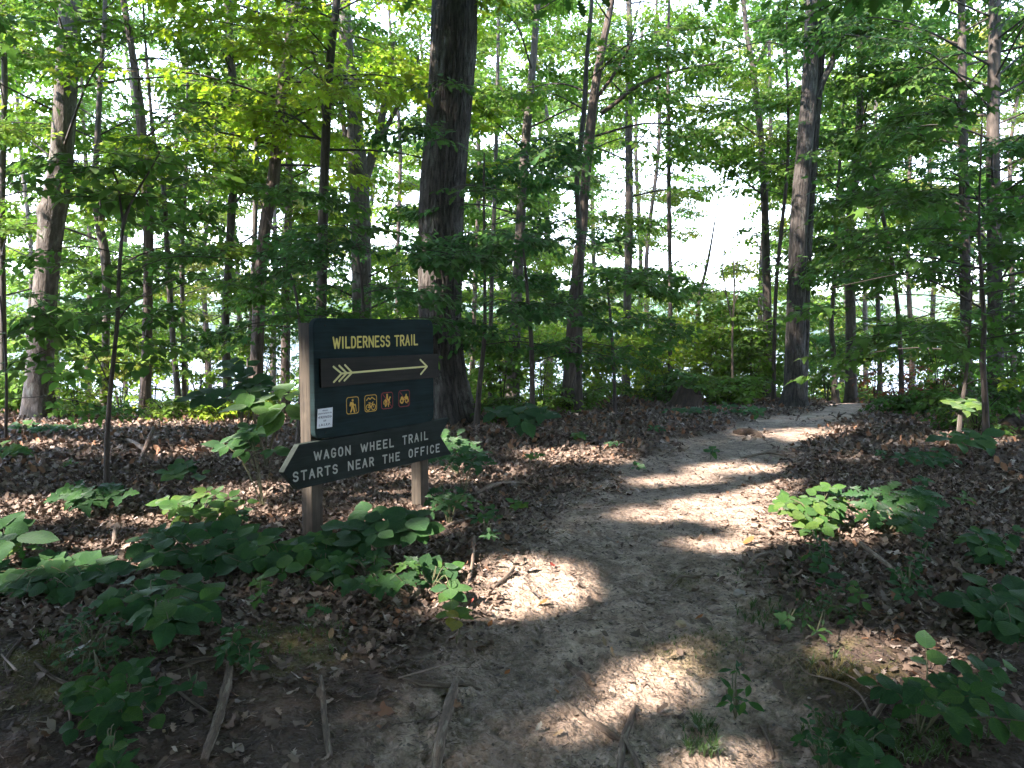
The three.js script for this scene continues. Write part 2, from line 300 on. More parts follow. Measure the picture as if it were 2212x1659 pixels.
{ // wooded far shore
  const r = rng(77), g = new THREE.IcosahedronGeometry(1, 3), p = g.attributes.position;
  for (let i = 0; i < p.count; i++) { const v = V().fromBufferAttribute(p, i), k = 1 + 0.5 * fbm(v.x * 2.2, v.y * 2.2, v.z * 2.2, 3); p.setXYZ(i, v.x * k, v.y * k, v.z * k); }
  g.computeVertexNormals();
  const list = [];
  for (let i = 0; i < 1500; i++) {
    const x = (r() - 0.5) * 900, z = -(355 + r() * r() * 180), h = height(x, z); if (h < -4.6) continue;
    const s = 4.5 + r() * 4; list.push([new THREE.Matrix4().compose(V(x, h + s * 0.9, z), new THREE.Quaternion().setFromEuler(new THREE.Euler(0, r() * 6, 0)), V(s * 0.8, s * (1 + r() * 0.5), s * 0.8)), RGB(0.05 + 0.03 * r(), 0.09 + 0.04 * r(), 0.03)]);
  }
  tag(instanced('far_forest', g, new THREE.MeshStandardMaterial({ roughness: 1 }), list), 'wooded far shore across the lake', 'forest');
}

// ------------------------------------------------------------------ leaf shapes
// one leaf along +x, flat in xz, folded along its midrib and drooping; outline = [along, half width] pairs
const OUT = {
  ovate: [[0, 0.0], [0.1, 0.17], [0.28, 0.27], [0.5, 0.285], [0.72, 0.2], [0.88, 0.09], [1, 0]],
  narrow: [[0, 0], [0.2, 0.13], [0.45, 0.19], [0.7, 0.15], [0.88, 0.06], [1, 0]],
  round: [[0, 0.02], [0.06, 0.22], [0.22, 0.38], [0.45, 0.43], [0.68, 0.34], [0.86, 0.16], [1, 0]],
  paw: [[0, 0], [0.15, 0.1], [0.4, 0.2], [0.65, 0.24], [0.85, 0.16], [0.95, 0.06], [1, 0]],
  oak: [[0, 0.015], [0.12, 0.1], [0.2, 0.06], [0.3, 0.25], [0.4, 0.1], [0.52, 0.33], [0.62, 0.13], [0.74, 0.27], [0.82, 0.12], [0.93, 0.12], [1, 0]],
  maple: [[0, 0.05], [0.02, 0.26], [0.16, 0.22], [0.2, 0.42], [0.33, 0.47], [0.42, 0.3], [0.5, 0.2], [0.66, 0.27], [0.76, 0.13], [0.88, 0.1], [1, 0]],
};
function leafArrays(kind, o, out) { // o: len, fold, droop, curl, wave, seed, m (Matrix4), c ([r, g, b]) ; appends to out
  const P = OUT[kind], r = rng(o.seed || 1), base = out.pos.length / 3, n = P.length, v = V();
  const fold = o.fold ?? 0.25, droop = o.droop ?? 0.2, curl = o.curl ?? 0, ph = r() * 6;
  for (let i = 0; i < n; i++) for (const s of [-1, 0, 1]) {
    const t = P[i][0], w = P[i][1] * s, along = curl ? Math.sin(t * curl) / curl : t, lift = curl ? (1 - Math.cos(t * curl)) / curl : -droop * t * t;
    v.set(along, lift + Math.abs(w) * fold + (o.wave || 0) * Math.sin(t * 7 + ph + s) * Math.abs(s), w * (1 - Math.abs(fold) * 0.15)).multiplyScalar(o.len || 1);
    if (o.m) v.applyMatrix4(o.m);
    out.pos.push(v.x, v.y, v.z); out.uv.push(0.5 + w * 1.1, t);
    const k = o.c || [1, 1, 1]; out.col.push(k[0], k[1], k[2]);
  }
  for (let i = 0; i < n - 1; i++) for (let s = 0; s < 2; s++) { const a = base + i * 3 + s, b = a + 3; if (P[i][1] > 0) out.idx.push(a, a + 1, b, a + 1, b + 1, b); else out.idx.push(base + i * 3 + 1, b + 1, b); }
}
const newOut = () => ({ pos: [], uv: [], col: [], idx: [] });
const outGeo = (o) => geoFrom(o.pos, o.idx, o.uv, o.col);
function leafGeo(kind, o) { const out = newOut(); leafArrays(kind, o, out); return outGeo(out); }
// a leafy twig along +x about a metre long in its own units: leaves to both sides in an uneven plane
function sprayGeo(kind, seed, n, leafLen, reach = 0.62) {
  const r = rng(seed), out = newOut(), q = new THREE.Quaternion(), e = new THREE.Euler();
  const tw = [[V(0, 0, 0), V(reach, -0.05, 0.03)]];
  for (let k = 0; k < 3; k++) { const t = 0.15 + 0.28 * k + 0.1 * r(), s = k % 2 ? 1 : -1; tw.push([V(reach * t, -0.03 * t, 0), V(reach * (t + 0.3), -0.05 + 0.08 * (r() - 0.5), s * (0.16 + 0.14 * r()))]); }
  tw.forEach(([a, b], w) => {
    const m = w === 0 ? Math.ceil(n * 0.4) : Math.ceil(n * 0.2), d = b.clone().sub(a), yaw = Math.atan2(-d.z, d.x);
    for (let i = 0; i < m; i++) {
      const t = 0.2 + 0.8 * (i + 0.6 * r()) / m, s = i % 2 ? 1 : -1, last = i === m - 1;
      e.set((r() - 0.5) * 0.9 + s * 0.15, yaw + (last ? (r() - 0.5) * 0.5 : s * (0.75 + 0.5 * r())), -0.25 + (r() - 0.5) * 0.7, 'YXZ'); q.setFromEuler(e);
      const k = 0.72 + 0.5 * r(), y = r() * 0.25;
      leafArrays(kind, { len: leafLen * (0.7 + 0.5 * r()), fold: 0.12 + 0.25 * r(), droop: 0.05 + 0.3 * r(), seed: seed * 31 + i + w * 100, c: [k * (1 + y), k, k * (1 - 0.3 * y)], m: new THREE.Matrix4().compose(a.clone().lerp(b, t).add(V(0, (r() - 0.5) * 0.05, 0)), q, V(1, 1, 1)) }, out);
    }
    const base = out.pos.length / 3; // the twig itself, three-sided
    for (const [p, w2] of [[a, 0.004], [b, 0.0015]]) for (let k = 0; k < 3; k++) { out.pos.push(p.x, p.y + Math.cos(k * 2.09) * w2, p.z + Math.sin(k * 2.09) * w2); out.uv.push(0, 0); out.col.push(0.9, 0.35, 0.9); }
    for (let k = 0; k < 3; k++) { const a2 = base + k, b2 = base + (k + 1) % 3; out.idx.push(a2, b2, a2 + 3, b2, b2 + 3, a2 + 3); }
  });
  return outGeo(out);
}
const SPRAY = {
  beech: [1, 2, 3, 4].map((s) => sprayGeo('ovate', s * 17, 17, 0.125)),
  maple: [1, 2, 3, 4].map((s) => sprayGeo('maple', s * 29, 14, 0.125)),
  oak: [1, 2, 3].map((s) => sprayGeo('oak', s * 37, 14, 0.14)),
  fine: [1, 2, 3].map((s) => sprayGeo('narrow', s * 41, 24, 0.085, 0.55)),
};
SPRAY.mixed = [SPRAY.beech[0], SPRAY.maple[0], SPRAY.beech[2], SPRAY.oak[0]];
// groups of sprays for large shading crowns and distant trees
SPRAY.bough = [1, 2, 3].map((s) => { const r = rng(s * 7 + 3), gs = []; for (let i = 0; i < 5; i++) { const g = SPRAY[s === 2 ? 'maple' : 'beech'][i % 4].clone(); g.applyMatrix4(new THREE.Matrix4().compose(V((r() - 0.5) * 0.7, (r() - 0.5) * 0.35, (r() - 0.5) * 0.7), new THREE.Quaternion().setFromEuler(new THREE.Euler((r() - 0.5) * 0.7, r() * 6.3, (r() - 0.5) * 0.7)), V(1, 1, 1))); gs.push(g); } return mergeGeometries(gs); });

// ------------------------------------------------------------------ leaf litter, debris on the trail, moss and grass
{
  const r = rng(5), kinds = ['oak', 'oak', 'oak', 'ovate', 'maple', 'ovate', 'oak', 'maple'];
  const geos = kinds.map((k, i) => leafGeo(k, { len: 1, fold: [-0.25, 0.35, 0.1, 0.5, 0.2, -0.15, 0.55, -0.35][i], droop: 0.1, curl: [0.6, -0.5, 1.1, 0.8, -0.6, 0.3, -0.9, 0.5][i], wave: 0.06 + 0.04 * r(), seed: i + 3 }));
  const tone = () => { const t = r(), k = 0.55 + 0.8 * r(); const c = t < 0.5 ? [0.120, 0.086, 0.064] : t < 0.80 ? [0.19, 0.143, 0.108] : t < 0.9 ? [0.30, 0.25, 0.21] : t < 0.94 ? [0.24, 0.13, 0.075] : [0.09, 0.06, 0.045]; return RGB(c[0] * k, c[1] * k, c[2] * k); };
  const lists = geos.map(() => []), clumpLists = [0, 1, 2, 3].map(() => []), q = new THREE.Quaternion(), e = new THREE.Euler();
  const put = (x, z, s, up, lists2, tilt) => { e.set((r() - 0.5) * tilt, r() * 6.283, (r() - 0.5) * tilt, 'YXZ'); q.setFromEuler(e); lists2[Math.floor(r() * lists2.length)].push([new THREE.Matrix4().compose(onGround(x, z, up), q, V(s, s * (0.8 + 0.5 * r()), s * (0.85 + 0.35 * r()))), tone()]); };
  for (let i = 0; i < 210000; i++) {
    const d = 1.9 + 7.6 * Math.sqrt(r()), th = (r() - 0.5) * 1.62, x = Math.sin(th) * d, z = -Math.cos(th) * d, t = trailMask(x, z), m = mossMask(x, z);
    const bank = sstep(3.1, 4.2, -z) * 0.86 + 0.14;                      // litter thins out on the bare bank in front
    if (r() > (1 - t * 0.965) * (1 - 0.8 * m) * bank * sstep(9.5, 8.5, d)) continue;
    if (t > 0.35 && r() > 0.6) continue;
    put(x, z, 0.032 + 0.05 * r() * (0.3 + r()), 0.002 + 0.014 * r() * (1 - t), lists, t > 0.4 ? 0.35 : 0.7);
  }
  lists.forEach((l, i) => l.length && tag(instanced('fallen_leaves', geos[i], M.dead, l), 'brown fallen leaves carpeting the floor either side of the trail', 'leaf litter'));
  const clump = [0, 1, 2, 3].map((s) => { const gs = []; for (let i = 0; i < 14; i++) { const g = geos[(i + s * 3) % 8].clone(), k = 0.052 + 0.05 * r(), c = tone(), a = g.attributes.color; for (let j = 0; j < a.count; j++) a.setXYZ(j, c.r, c.g, c.b); g.applyMatrix4(new THREE.Matrix4().compose(V((r() - 0.5) * 0.36, 0.008 + 0.03 * r(), (r() - 0.5) * 0.36), new THREE.Quaternion().setFromEuler(new THREE.Euler((r() - 0.5) * 1.2, r() * 6.3, (r() - 0.5) * 1.2, 'YXZ')), V(k, k, k))); gs.push(g); } return mergeGeometries(gs); });
  for (let i = 0; i < 9500; i++) {
    const d = 8.6 + 11 * Math.pow(r(), 0.8), th = (r() - 0.5) * 1.7, x = Math.sin(th) * d, z = -Math.cos(th) * d, t = trailMask(x, z);
    if (r() > (1 - t * 0.97)) continue;
    e.set((r() - 0.5) * 0.3, r() * 6.3, (r() - 0.5) * 0.3); q.setFromEuler(e); const s = 0.9 + 0.35 * r(), k = 0.7 + 0.6 * r();
    clumpLists[i % 4].push([new THREE.Matrix4().compose(onGround(x, z, 0.003), q, V(s, s, s)), RGB(k, k, k)]);
  }
  clumpLists.forEach((l, i) => tag(instanced('fallen_leaves', clump[i], M.dead, l), 'brown fallen leaves on the crest in front of the trees', 'leaf litter'));
  // leaf crumbs, straws and bits of twig
  const crumb = leafGeo('oak', { len: 1, fold: 0.2, curl: 0.5, seed: 9 }), straw = new THREE.CylinderGeometry(0.5, 0.35, 1, 4, 1).rotateZ(Math.PI / 2), white = new Float32Array(straw.attributes.position.count * 3).fill(1); straw.setAttribute('color', new THREE.BufferAttribute(white, 3));
  const A = [], B = [], C = [], clod = new THREE.IcosahedronGeometry(1, 1); { const p = clod.attributes.position, w = new Float32Array(p.count * 3).fill(1); for (let i = 0; i < p.count; i++) { const v = V().fromBufferAttribute(p, i), k = 0.8 + 0.5 * hash3(Math.round(v.x * 50), Math.round(v.y * 50), Math.round(v.z * 50)); p.setXYZ(i, v.x * k, v.y * k * 0.7, v.z * k); } clod.setAttribute('color', new THREE.BufferAttribute(w, 3)); clod.computeVertexNormals(); }
  for (let i = 0; i < 150000; i++) {
    const d = 1.9 + 11 * Math.pow(r(), 0.75), th = (r() - 0.5) * 1.6, x = Math.sin(th) * d, z = -Math.cos(th) * d, t = trailMask(x, z), near = sstep(8, 3, d);
    e.set((r() - 0.5) * 0.35, r() * 6.283, (r() - 0.5) * 0.35, 'YXZ'); q.setFromEuler(e); const k = 0.5 + 0.9 * r(), w = r();
    if (w < 0.42) { const s = 0.007 + 0.03 * r() * r() * r() + 0.012 * r(); if (r() < 0.2 + 0.55 * t) { const j = r(), kk = j < 0.6 ? k * 0.5 : j < 0.93 ? k * 0.8 : k * 1.2; A.push([new THREE.Matrix4().compose(onGround(x, z, 0.004), q, V(s, s, s * (0.8 + r()))), RGB(0.21 * kk, 0.165 * kk, 0.135 * kk)]); }; }
    else if (w < 0.84) { const s = 0.015 + 0.075 * r() * r(), f = 0.0016 + 0.003 * r() * r(), kk = r() < 0.6 ? 0.5 * k : k; B.push([new THREE.Matrix4().compose(onGround(x, z, 0.003), q, V(s, f, f)), RGB(0.25 * kk, 0.19 * kk, 0.15 * kk)]); }
    else if (r() < t * (0.3 + 0.7 * near) && d < 7) { if (r() < 0.5) continue; const s = 0.003 + 0.011 * r() * r() * r(); C.push([new THREE.Matrix4().compose(onGround(x, z, 0), q, V(s * 1.3, s, s)), RGB(0.26 * k, 0.22 * k, 0.18 * k)]); }
  }
  tag(instanced('leaf_crumbs', crumb, M.dead, A), 'crumbled leaf bits scattered over the trail', 'debris');
  tag(instanced('twig_litter', straw, M.straw, B), 'fine straws and broken twigs strewn over the forest floor', 'debris');
  tag(instanced('soil_clods', clod, M.straw, C), 'small crumbs of pale clay lying on the trail', 'soil');
  // loose larger twigs on the litter
  const D = [];
  for (let i = 0; i < 800; i++) {
    const d = 2.4 + 11 * Math.sqrt(r()), th = (r() - 0.5) * 1.6, x = Math.sin(th) * d, z = -Math.cos(th) * d; if (r() < trailMask(x, z) * 0.85) continue;
    e.set(0, r() * 6.283, (r() - 0.5) * 0.25, 'YXZ'); q.setFromEuler(e); const s = 0.12 + 0.5 * r() * r(), f = 0.004 + 0.009 * r() * r(), k = 0.6 + 0.7 * r();
    D.push([new THREE.Matrix4().compose(onGround(x, z, 0.02), q, V(s, f, f)), RGB(0.26 * k, 0.2 * k, 0.165 * k)]);
  }
  tag(instanced('twig_litter', straw, M.straw, D), 'longer dead twigs lying among the fallen leaves', 'debris');
  // moss cushions and thin grass
  const blade = (() => { const o = newOut(); for (let k = 0; k < 7; k++) { const a = k * 0.9 + 0.3, c = Math.cos(a), s = Math.sin(a), L = 0.6 + 0.4 * ((k * 37) % 10) / 10, b = o.pos.length / 3; for (const [t, w] of [[0, 0.035], [0.5, 0.03], [1, 0]]) for (const m of [-1, 1]) { const out = 0.55 * t * t * L; o.pos.push(c * out - s * w * m, L * (t - 0.25 * t * t), s * out + c * w * m); o.uv.push(0, t); o.col.push(1, 1, 1); } o.idx.push(b, b + 1, b + 2, b + 1, b + 3, b + 2, b + 2, b + 3, b + 4); } return outGeo(o); })();
  const G = [], Mo = [];
  for (let i = 0; i < 60000; i++) {
    const d = 2 + 4.2 * Math.sqrt(r()), th = (r() - 0.5) * 1.5, x = Math.sin(th) * d, z = -Math.cos(th) * d, m = mossMask(x, z); if (r() > m) continue;
    q.setFromEuler(e.set(0, r() * 6.3, 0)); const s = 0.008 + 0.012 * r(), k = 0.6 + 0.7 * r();
    Mo.push([new THREE.Matrix4().compose(onGround(x, z, -0.001), q, V(s * 1.4, s, s * 1.4)), RGB(0.11 * k, 0.125 * k, 0.03 * k)]);
  }
  for (const [x, y, rx, ry, n, L, dry] of [[1790, 1450, 55, 24, 36, 0.075, 1], [1520, 1600, 50, 45, 45, 0.07, 0], [1740, 1330, 150, 40, 90, 0.06, 0], [1850, 1590, 130, 50, 110, 0.06, 0], [640, 1380, 120, 40, 60, 0.05, 0], [230, 1400, 160, 60, 70, 0.06, 0], [1950, 1620, 150, 40, 90, 0.07, 0], [1690, 1240, 150, 30, 60, 0.05, 0], [1500, 1400, 120, 40, 60, 0.03, 1], [2100, 1560, 110, 80, 60, 0.06, 0]])
    for (let i = 0; i < n; i++) { const a = r() * 6.3, f = Math.sqrt(r()), p = gp(Math.min(2300, x + rx * f * Math.cos(a)), Math.min(1690, y + ry * f * Math.sin(a))); if (!p) continue; q.setFromEuler(e.set((r() - 0.5) * 0.4, r() * 6.3, (r() - 0.5) * 0.4)); const s = L * (0.5 + 0.9 * r()), k = 0.7 + 0.6 * r(); G.push([new THREE.Matrix4().compose(p, q, V(s, s, s)), dry && r() < 0.6 ? RGB(0.2 * k, 0.17 * k, 0.06 * k) : RGB(0.07 * k, 0.14 * k, 0.03 * k)]); }
  tag(instanced('moss', blade, M.grass, Mo), 'olive moss cushions on the bare soil beside the trail', 'moss');
  tag(instanced('grass', blade, M.grass, G), 'thin grass tufts growing on the bare banks', 'grass');
}

// ------------------------------------------------------------------ trees
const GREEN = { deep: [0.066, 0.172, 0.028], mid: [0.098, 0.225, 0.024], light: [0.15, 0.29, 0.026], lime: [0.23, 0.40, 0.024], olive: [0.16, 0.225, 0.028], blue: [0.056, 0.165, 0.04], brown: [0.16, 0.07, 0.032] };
// gaps in the leaf wall where sky or lake shows through: centre, half axes on the photograph, share of leaves kept at the middle
const GAPS = [[300, 180, 75, 115, 0.12], [205, 330, 45, 40, 0.4], [110, 430, 65, 30, 0.2], [520, 505, 60, 32, 0.25], [1575, 465, 84, 74, 0.03], [1510, 548, 110, 36, 0.06], [1380, 300, 38, 105, 0.22], [1325, 390, 48, 80, 0.12], [1200, 475, 45, 48, 0.12], [1240, 130, 40, 60, 0.4], [1120, 160, 50, 40, 0.4],
  [1965, 640, 115, 38, 0.04], [1815, 622, 50, 34, 0.08], [2005, 355, 50, 34, 0.25], [150, 810, 60, 50, 0.18], [310, 840, 110, 40, 0.12], [480, 810, 120, 48, 0.12], [625, 780, 60, 80, 0.06], [560, 690, 55, 22, 0.3], [1930, 805, 105, 42, 0.1], [1180, 810, 100, 48, 0.25], [2190, 770, 30, 40, 0.25], [440, 700, 65, 24, 0.3], [800, 270, 75, 110, 0.3], [782, 440, 40, 70, 0.4], [1775, 120, 45, 110, 0.45], [1340, 800, 60, 30, 0.3], [1790, 800, 30, 50, 0.3]];
function keepShare(p) {
  const q = toPx(p); if (!q || q[0] < -150 || q[0] > SC + 150 || q[1] < -150 || q[1] > 1000) return 1;
  let k = 1; for (const [x, y, rx, ry, s] of GAPS) { const d = ((q[0] - x) / rx) ** 2 + ((q[1] - y) / ry) ** 2; if (d < 1.8) k = Math.min(k, lerp(s, 1, sstep(0.55, 1.7, d))); }
  return k;
}
const TREES = [];
class Leaves { // collects sprays for one thing and adds them as its foliage
  constructor(kind, tint, seed, base) { this.geos = SPRAY[kind]; this.lists = this.geos.map(() => []); this.r = rng(seed); this.tint = tint; this.base = base; this.q = new THREE.Quaternion(); this.e = new THREE.Euler(); this.n = 0; }
  add(p, yaw, scale, o = {}) {
    const r = this.r; if (o.thin !== false && r() > keepShare(p)) return false;
    const c = p.clone().add(V(Math.cos(yaw) * 0.3 * scale, 0, -Math.sin(yaw) * 0.3 * scale));
    if (o.beam !== false && sunBlocked(c, (o.reach ?? 0.26) * scale)) return false;
    this.e.set((r() - 0.5) * (o.tilt ?? 1.0), yaw, (r() - 0.5) * 0.6 - (o.hang ?? 0.12), 'YXZ'); this.q.setFromEuler(this.e);
    const k = 0.72 + 0.56 * r(), y = (r() - 0.35) * 0.5, t = o.tint || this.tint, s = scale * (0.75 + 0.5 * r());
    this.lists[Math.floor(r() * this.lists.length)].push([new THREE.Matrix4().compose(p.clone().sub(this.base), this.q, V(s, s, s)), RGB(t[0] * k * (1 + 0.45 * y), t[1] * k * (1 + 0.1 * y), t[2] * k)]);
    this.n++; return true;
  }
  build(parent, name = 'foliage') { this.lists.forEach((l, i) => { if (l.length) instanced(name, this.geos[i], M.leaf, l, parent); }); }
}
function branchOut(T, crown, r, twigs) { // side branches with sprays along them
  const { pts, rad } = T;
  for (let b = 0; b < crown.n; b++) {
    const h = T.base.y + lerp(crown.h0, crown.h1, (b + r()) / crown.n); let i = 1; while (i < pts.length - 1 && pts[i].y < h) i++;
    const a = pts[i - 1], c = pts[i], s0 = a.clone().lerp(c, clamp((h - a.y) / Math.max(0.01, c.y - a.y), 0, 1)), rr = Math.min(rad[i] * 0.3, 0.022);
    const az = crown.az ? crown.az[0] + (r() - 0.5) * crown.az[1] : b * 2.4 + r() * 1.2, L = crown.R * (0.55 + 0.55 * r()), rise = (crown.rise ?? 0.25) * (0.4 + r());
    const dir = V(Math.cos(az), 0, -Math.sin(az)), bend = (r() - 0.5) * 0.8, p1 = s0.clone().addScaledVector(dir, L * 0.45).add(V(0, L * rise * 0.8, 0)), d2 = dir.clone().applyAxisAngle(V(0, 1, 0), bend), p2 = p1.clone().addScaledVector(d2, L * 0.55).add(V(0, L * (rise - 0.25) * 0.5, 0));
    const cv = curve([s0, p1, p2], 7); let kept = 0; if (crown.clear && cv.some((q) => sunBlocked(q, 0.12))) continue; const m = Math.ceil(L * (crown.density ?? 6));
    for (let k = 0; k < m; k++) {
      const t = 0.22 + 0.78 * Math.sqrt((k + r()) / m), f = t * 7, j = Math.min(6, Math.floor(f)), p = cv[j].clone().lerp(cv[j + 1], f - j), side = k % 2 ? 1 : -1;
      p.add(V(-Math.sin(az) * side, 0, -Math.cos(az) * side).multiplyScalar((0.04 + 0.4 * r()) * L * 0.22)); p.y += (r() - 0.5) * 0.16 * L * 0.4;
      if (T.leaves.add(p, az + bend * t + side * (0.3 + 0.7 * r()), crown.scale ?? 0.9, crown)) kept++;
    }
    if (kept) twigs.push(tube(cv, cv.map((_, k) => lerp(rr, 0.004, k / 7)), 4));
  }
}
const barkTile = { oak: 0.55, grey: 0.6, brown: 0.8, dark: 0.8 };
function tree(o) {
  const r = rng(o.seed || 1), d = o.d, P = o.path.map(([x, y]) => at(x, y, d)), W = o.path.map((q) => pxSize(q[2], d) / 2);
  const g0 = V(P[0].x, height(P[0].x, P[0].z), P[0].z), pts = [], wid = [];
  if (P[0].y > g0.y + 0.25) { pts.push(g0.clone().add(V((o.foot || 0), -0.15, 0))); wid.push(W[0] * 1.12); } else P[0].y = Math.min(P[0].y, g0.y - 0.12);
  P.forEach((p, i) => { pts.push(p); wid.push(W[i]); });
  const last = pts[pts.length - 1].clone(), prev = pts[pts.length - 2], dr = last.clone().sub(prev).normalize(), top = g0.y + (o.top ?? 14);
  const w1 = wid[wid.length - 1]; let p = last; const steps = Math.max(0, Math.ceil((top - last.y) / 1.6));
  for (let k = 1; k <= steps; k++) { dr.lerp(V((r() - 0.5) * 0.3, 1, (r() - 0.5) * 0.3), 0.35).normalize(); p = p.clone().addScaledVector(dr, 1.6); pts.push(p); wid.push(w1 * lerp(1, 0.22, k / steps)); }
  const T = { base: g0, d, o }; T.group = thing(o.name, o.label, o.cat || 'tree', g0, o.group);
  const len = pts.reduce((s, q, i) => (i ? s + q.distanceTo(pts[i - 1]) : 0), 0), n = Math.min(o.rows || 90, Math.ceil(len / (o.rows > 200 ? 0.05 : 0.12)));
  const cv = new THREE.CatmullRomCurve3(pts, false, 'centripetal'), cp = cv.getPoints(n), rad = cp.map((_, i) => { const f = i / n * (wid.length - 1), j = Math.min(wid.length - 2, Math.floor(f)); return lerp(wid[j], wid[j + 1], f - j); });
  T.pts = cp; T.rad = rad;
  const around = Math.max(1, Math.round(2 * Math.PI * wid[0] / barkTile[o.bark])), sd = o.seed || 1, rough = o.rough ?? 0.05, fl = o.flare ?? 0.45, toes = o.toes || 4;
  const trunk = tube(cp, rad, o.sides || (wid[0] > 0.1 ? 22 : wid[0] > 0.05 ? 14 : 9), { around, vs: 1 / 1.2, v0: sd * 0.37, shape: (th, l, t, q) => {
    const hgt = q.y - g0.y, cx = Math.cos(th), sx = Math.sin(th); let k = 1 + rough * 2 * fbm(cx * 1.4 + sd, sx * 1.4, q.y * 1.1, 2);
    if (o.furrow) { const f = fbm(cx * 11 + sd, sx * 11, q.y * 2.4, 3); k += o.furrow * (Math.min(0.5, Math.abs(f) * 2.4) - 0.3); }
    k += fl * Math.exp(-Math.max(0, hgt) / (o.flareH || 0.28)) * (1 + 0.55 * Math.sin(th * toes + sd) * (hgt < 0.6 ? 1 : 0.2));
    for (const b of o.burls || []) { const bp = at(b[0], b[1], d), e = Math.hypot((q.y - bp.y) / b[2]); if (e < 1.6) { const dot = (q.x + cx * 0.01, Math.cos(th - b[3])); k += b[4] * Math.exp(-2.5 * e * e) * Math.max(0, dot) ** 2; } }
    return k;
  } });
  trunk.translate(-g0.x, -g0.y, -g0.z); mesh('trunk', trunk, M[o.bark], T.group);
  const twigs = [];
  for (const L of o.limbs || []) {
    const lp = L.map((q) => at(q[0], q[1], d + (q[3] || 0))), lw = L.map((q) => pxSize(q[2], d) / 2), c2 = new THREE.CatmullRomCurve3(lp, false, 'centripetal').getPoints(L.length * 9), m = c2.length - 1;
    const g = tube(c2, c2.map((_, i) => { const f = i / m * (lw.length - 1), j = Math.min(lw.length - 2, Math.floor(f)); return lerp(lw[j], lw[j + 1], f - j); }), lw[0] > 0.05 ? 14 : 8, { around: Math.max(1, Math.round(2 * Math.PI * lw[0] / barkTile[o.bark])), vs: 1 / 1.2, v0: sd, shape: (th, l, t, q) => 1 + 0.08 * fbm(Math.cos(th) + sd, Math.sin(th), q.y * 2, 2) });
    g.translate(-g0.x, -g0.y, -g0.z); mesh('limb', g, M[o.bark], T.group);
    (T.limbs ||= []).push(c2);
  }
  T.leaves = new Leaves(o.kind || 'mixed', GREEN[o.tint || 'mid'], sd * 7 + 1, g0);
  for (const c of o.crown || []) branchOut(T, c, r, twigs);
  for (const c2 of T.limbs || []) { // leaves towards the ends of the limbs
    for (let i = 0; i < 26; i++) { const t = 0.45 + 0.55 * r(), q = c2[Math.min(c2.length - 1, Math.floor(t * c2.length))].clone().add(V((r() - 0.5) * 0.9, (r() - 0.5) * 0.5, (r() - 0.5) * 0.9)); T.leaves.add(q, r() * 6.3, 0.9); }
  }
  T.twigs = twigs; TREES.push(T); return T;
}
function finishTrees() {
  for (const T of TREES) {
    if (T.twigs.length) { const g = mergeGeometries(T.twigs); g.translate(-T.base.x, -T.base.y, -T.base.z); const m = mesh('branches', g, M.twig, T.group); m.userData.kind = 'stuff'; }
    T.leaves.build(T.group);
  }
}
// ready-made crowns: [low branches in view] + [crown above]
const low = (h0, h1, n, R, o = {}) => ({ h0, h1, n, R, density: 10, scale: 0.86, ...o });
tree({ name: 'oak_tree', label: 'massive dark oak trunk with furrowed bark directly behind the trail sign', bark: 'oak', d: 11.5, seed: 3, sides: 190, rows: 260, top: 17, furrow: 0.10, rough: 0.035, flare: 0.62, flareH: 0.5, toes: 5, kind: 'oak', tint: 'deep',
  path: [[972, 935, 92], [967, 880, 80], [958, 780, 84], [951, 675, 88], [952, 560, 96], [954, 450, 94], [962, 340, 95], [972, 225, 95], [979, 112, 97], [983, 0, 95]], crown: [low(7, 11.5, 8, 4, { density: 4, scale: 1.0 }), low(3.2, 5.2, 3, 1.8, { az: [-1.3, 2.4], rise: 0.02, density: 5 })] });
tree({ name: 'maple_tree', label: 'large pale grey trunk with a dark burl at the far left', bark: 'grey', d: 12.3, seed: 5, sides: 40, rows: 120, top: 17, rough: 0.05, flare: 0.28, flareH: 0.35, kind: 'maple', burls: [[118, 460, 0.14, 3.6, 0.35]],
  path: [[86, 905, 60], [84, 830, 52], [90, 730, 52], [100, 600, 48], [112, 480, 50], [128, 380, 46], [138, 260, 44], [146, 120, 43], [154, 0, 42]], crown: [low(3.5, 7, 12, 3.0)] });
tree({ name: 'young_tree', label: 'slim pale trunk bending at mid height, just right of the large grey trunk', bark: 'grey', d: 13.2, seed: 7, path: [[224, 872, 16], [228, 760, 15], [230, 640, 17], [228, 560, 20], [212, 470, 16], [206, 400, 13], [211, 290, 12], [218, 150, 10], [226, 40, 9]], top: 10, kind: 'beech', tint: 'light', crown: [low(2.2, 9, 16, 2.2)], limbs: [[[222, 470, 8], [232, 440, 7], [236, 400, 4]]] });
tree({ name: 'young_tree', label: 'grey trunk curving to the left as it rises, behind the dark forked sapling', bark: 'brown', d: 13.8, seed: 9, path: [[314, 862, 24], [317, 760, 21], [320, 620, 19], [320, 480, 21], [310, 330, 20], [299, 210, 18], [285, 110, 14], [270, 20, 13]], top: 13, kind: 'mixed', crown: [low(2.5, 9.5, 17, 2.6)] });
tree({ name: 'young_tree', label: 'thin trunk leaning left, between the curving grey trunk and the straight dark one', bark: 'grey', d: 14.5, seed: 11, path: [[384, 850, 13], [374, 740, 12], [366, 618, 12], [358, 480, 11], [350, 380, 10], [332, 300, 8], [326, 240, 7]], top: 8, kind: 'beech', crown: [low(2, 7, 12, 2)] });
tree({ name: 'young_tree', label: 'dark straight pole-like trunk, first to the left of the leaning ridged trunk', bark: 'dark', d: 15, seed: 13, path: [[492, 860, 19], [487, 700, 17], [494, 560, 17], [504, 393, 17], [508, 281, 17], [500, 140, 16], [491, 0, 16]], top: 14, kind: 'mixed', crown: [low(3, 10, 16, 2.6)] });
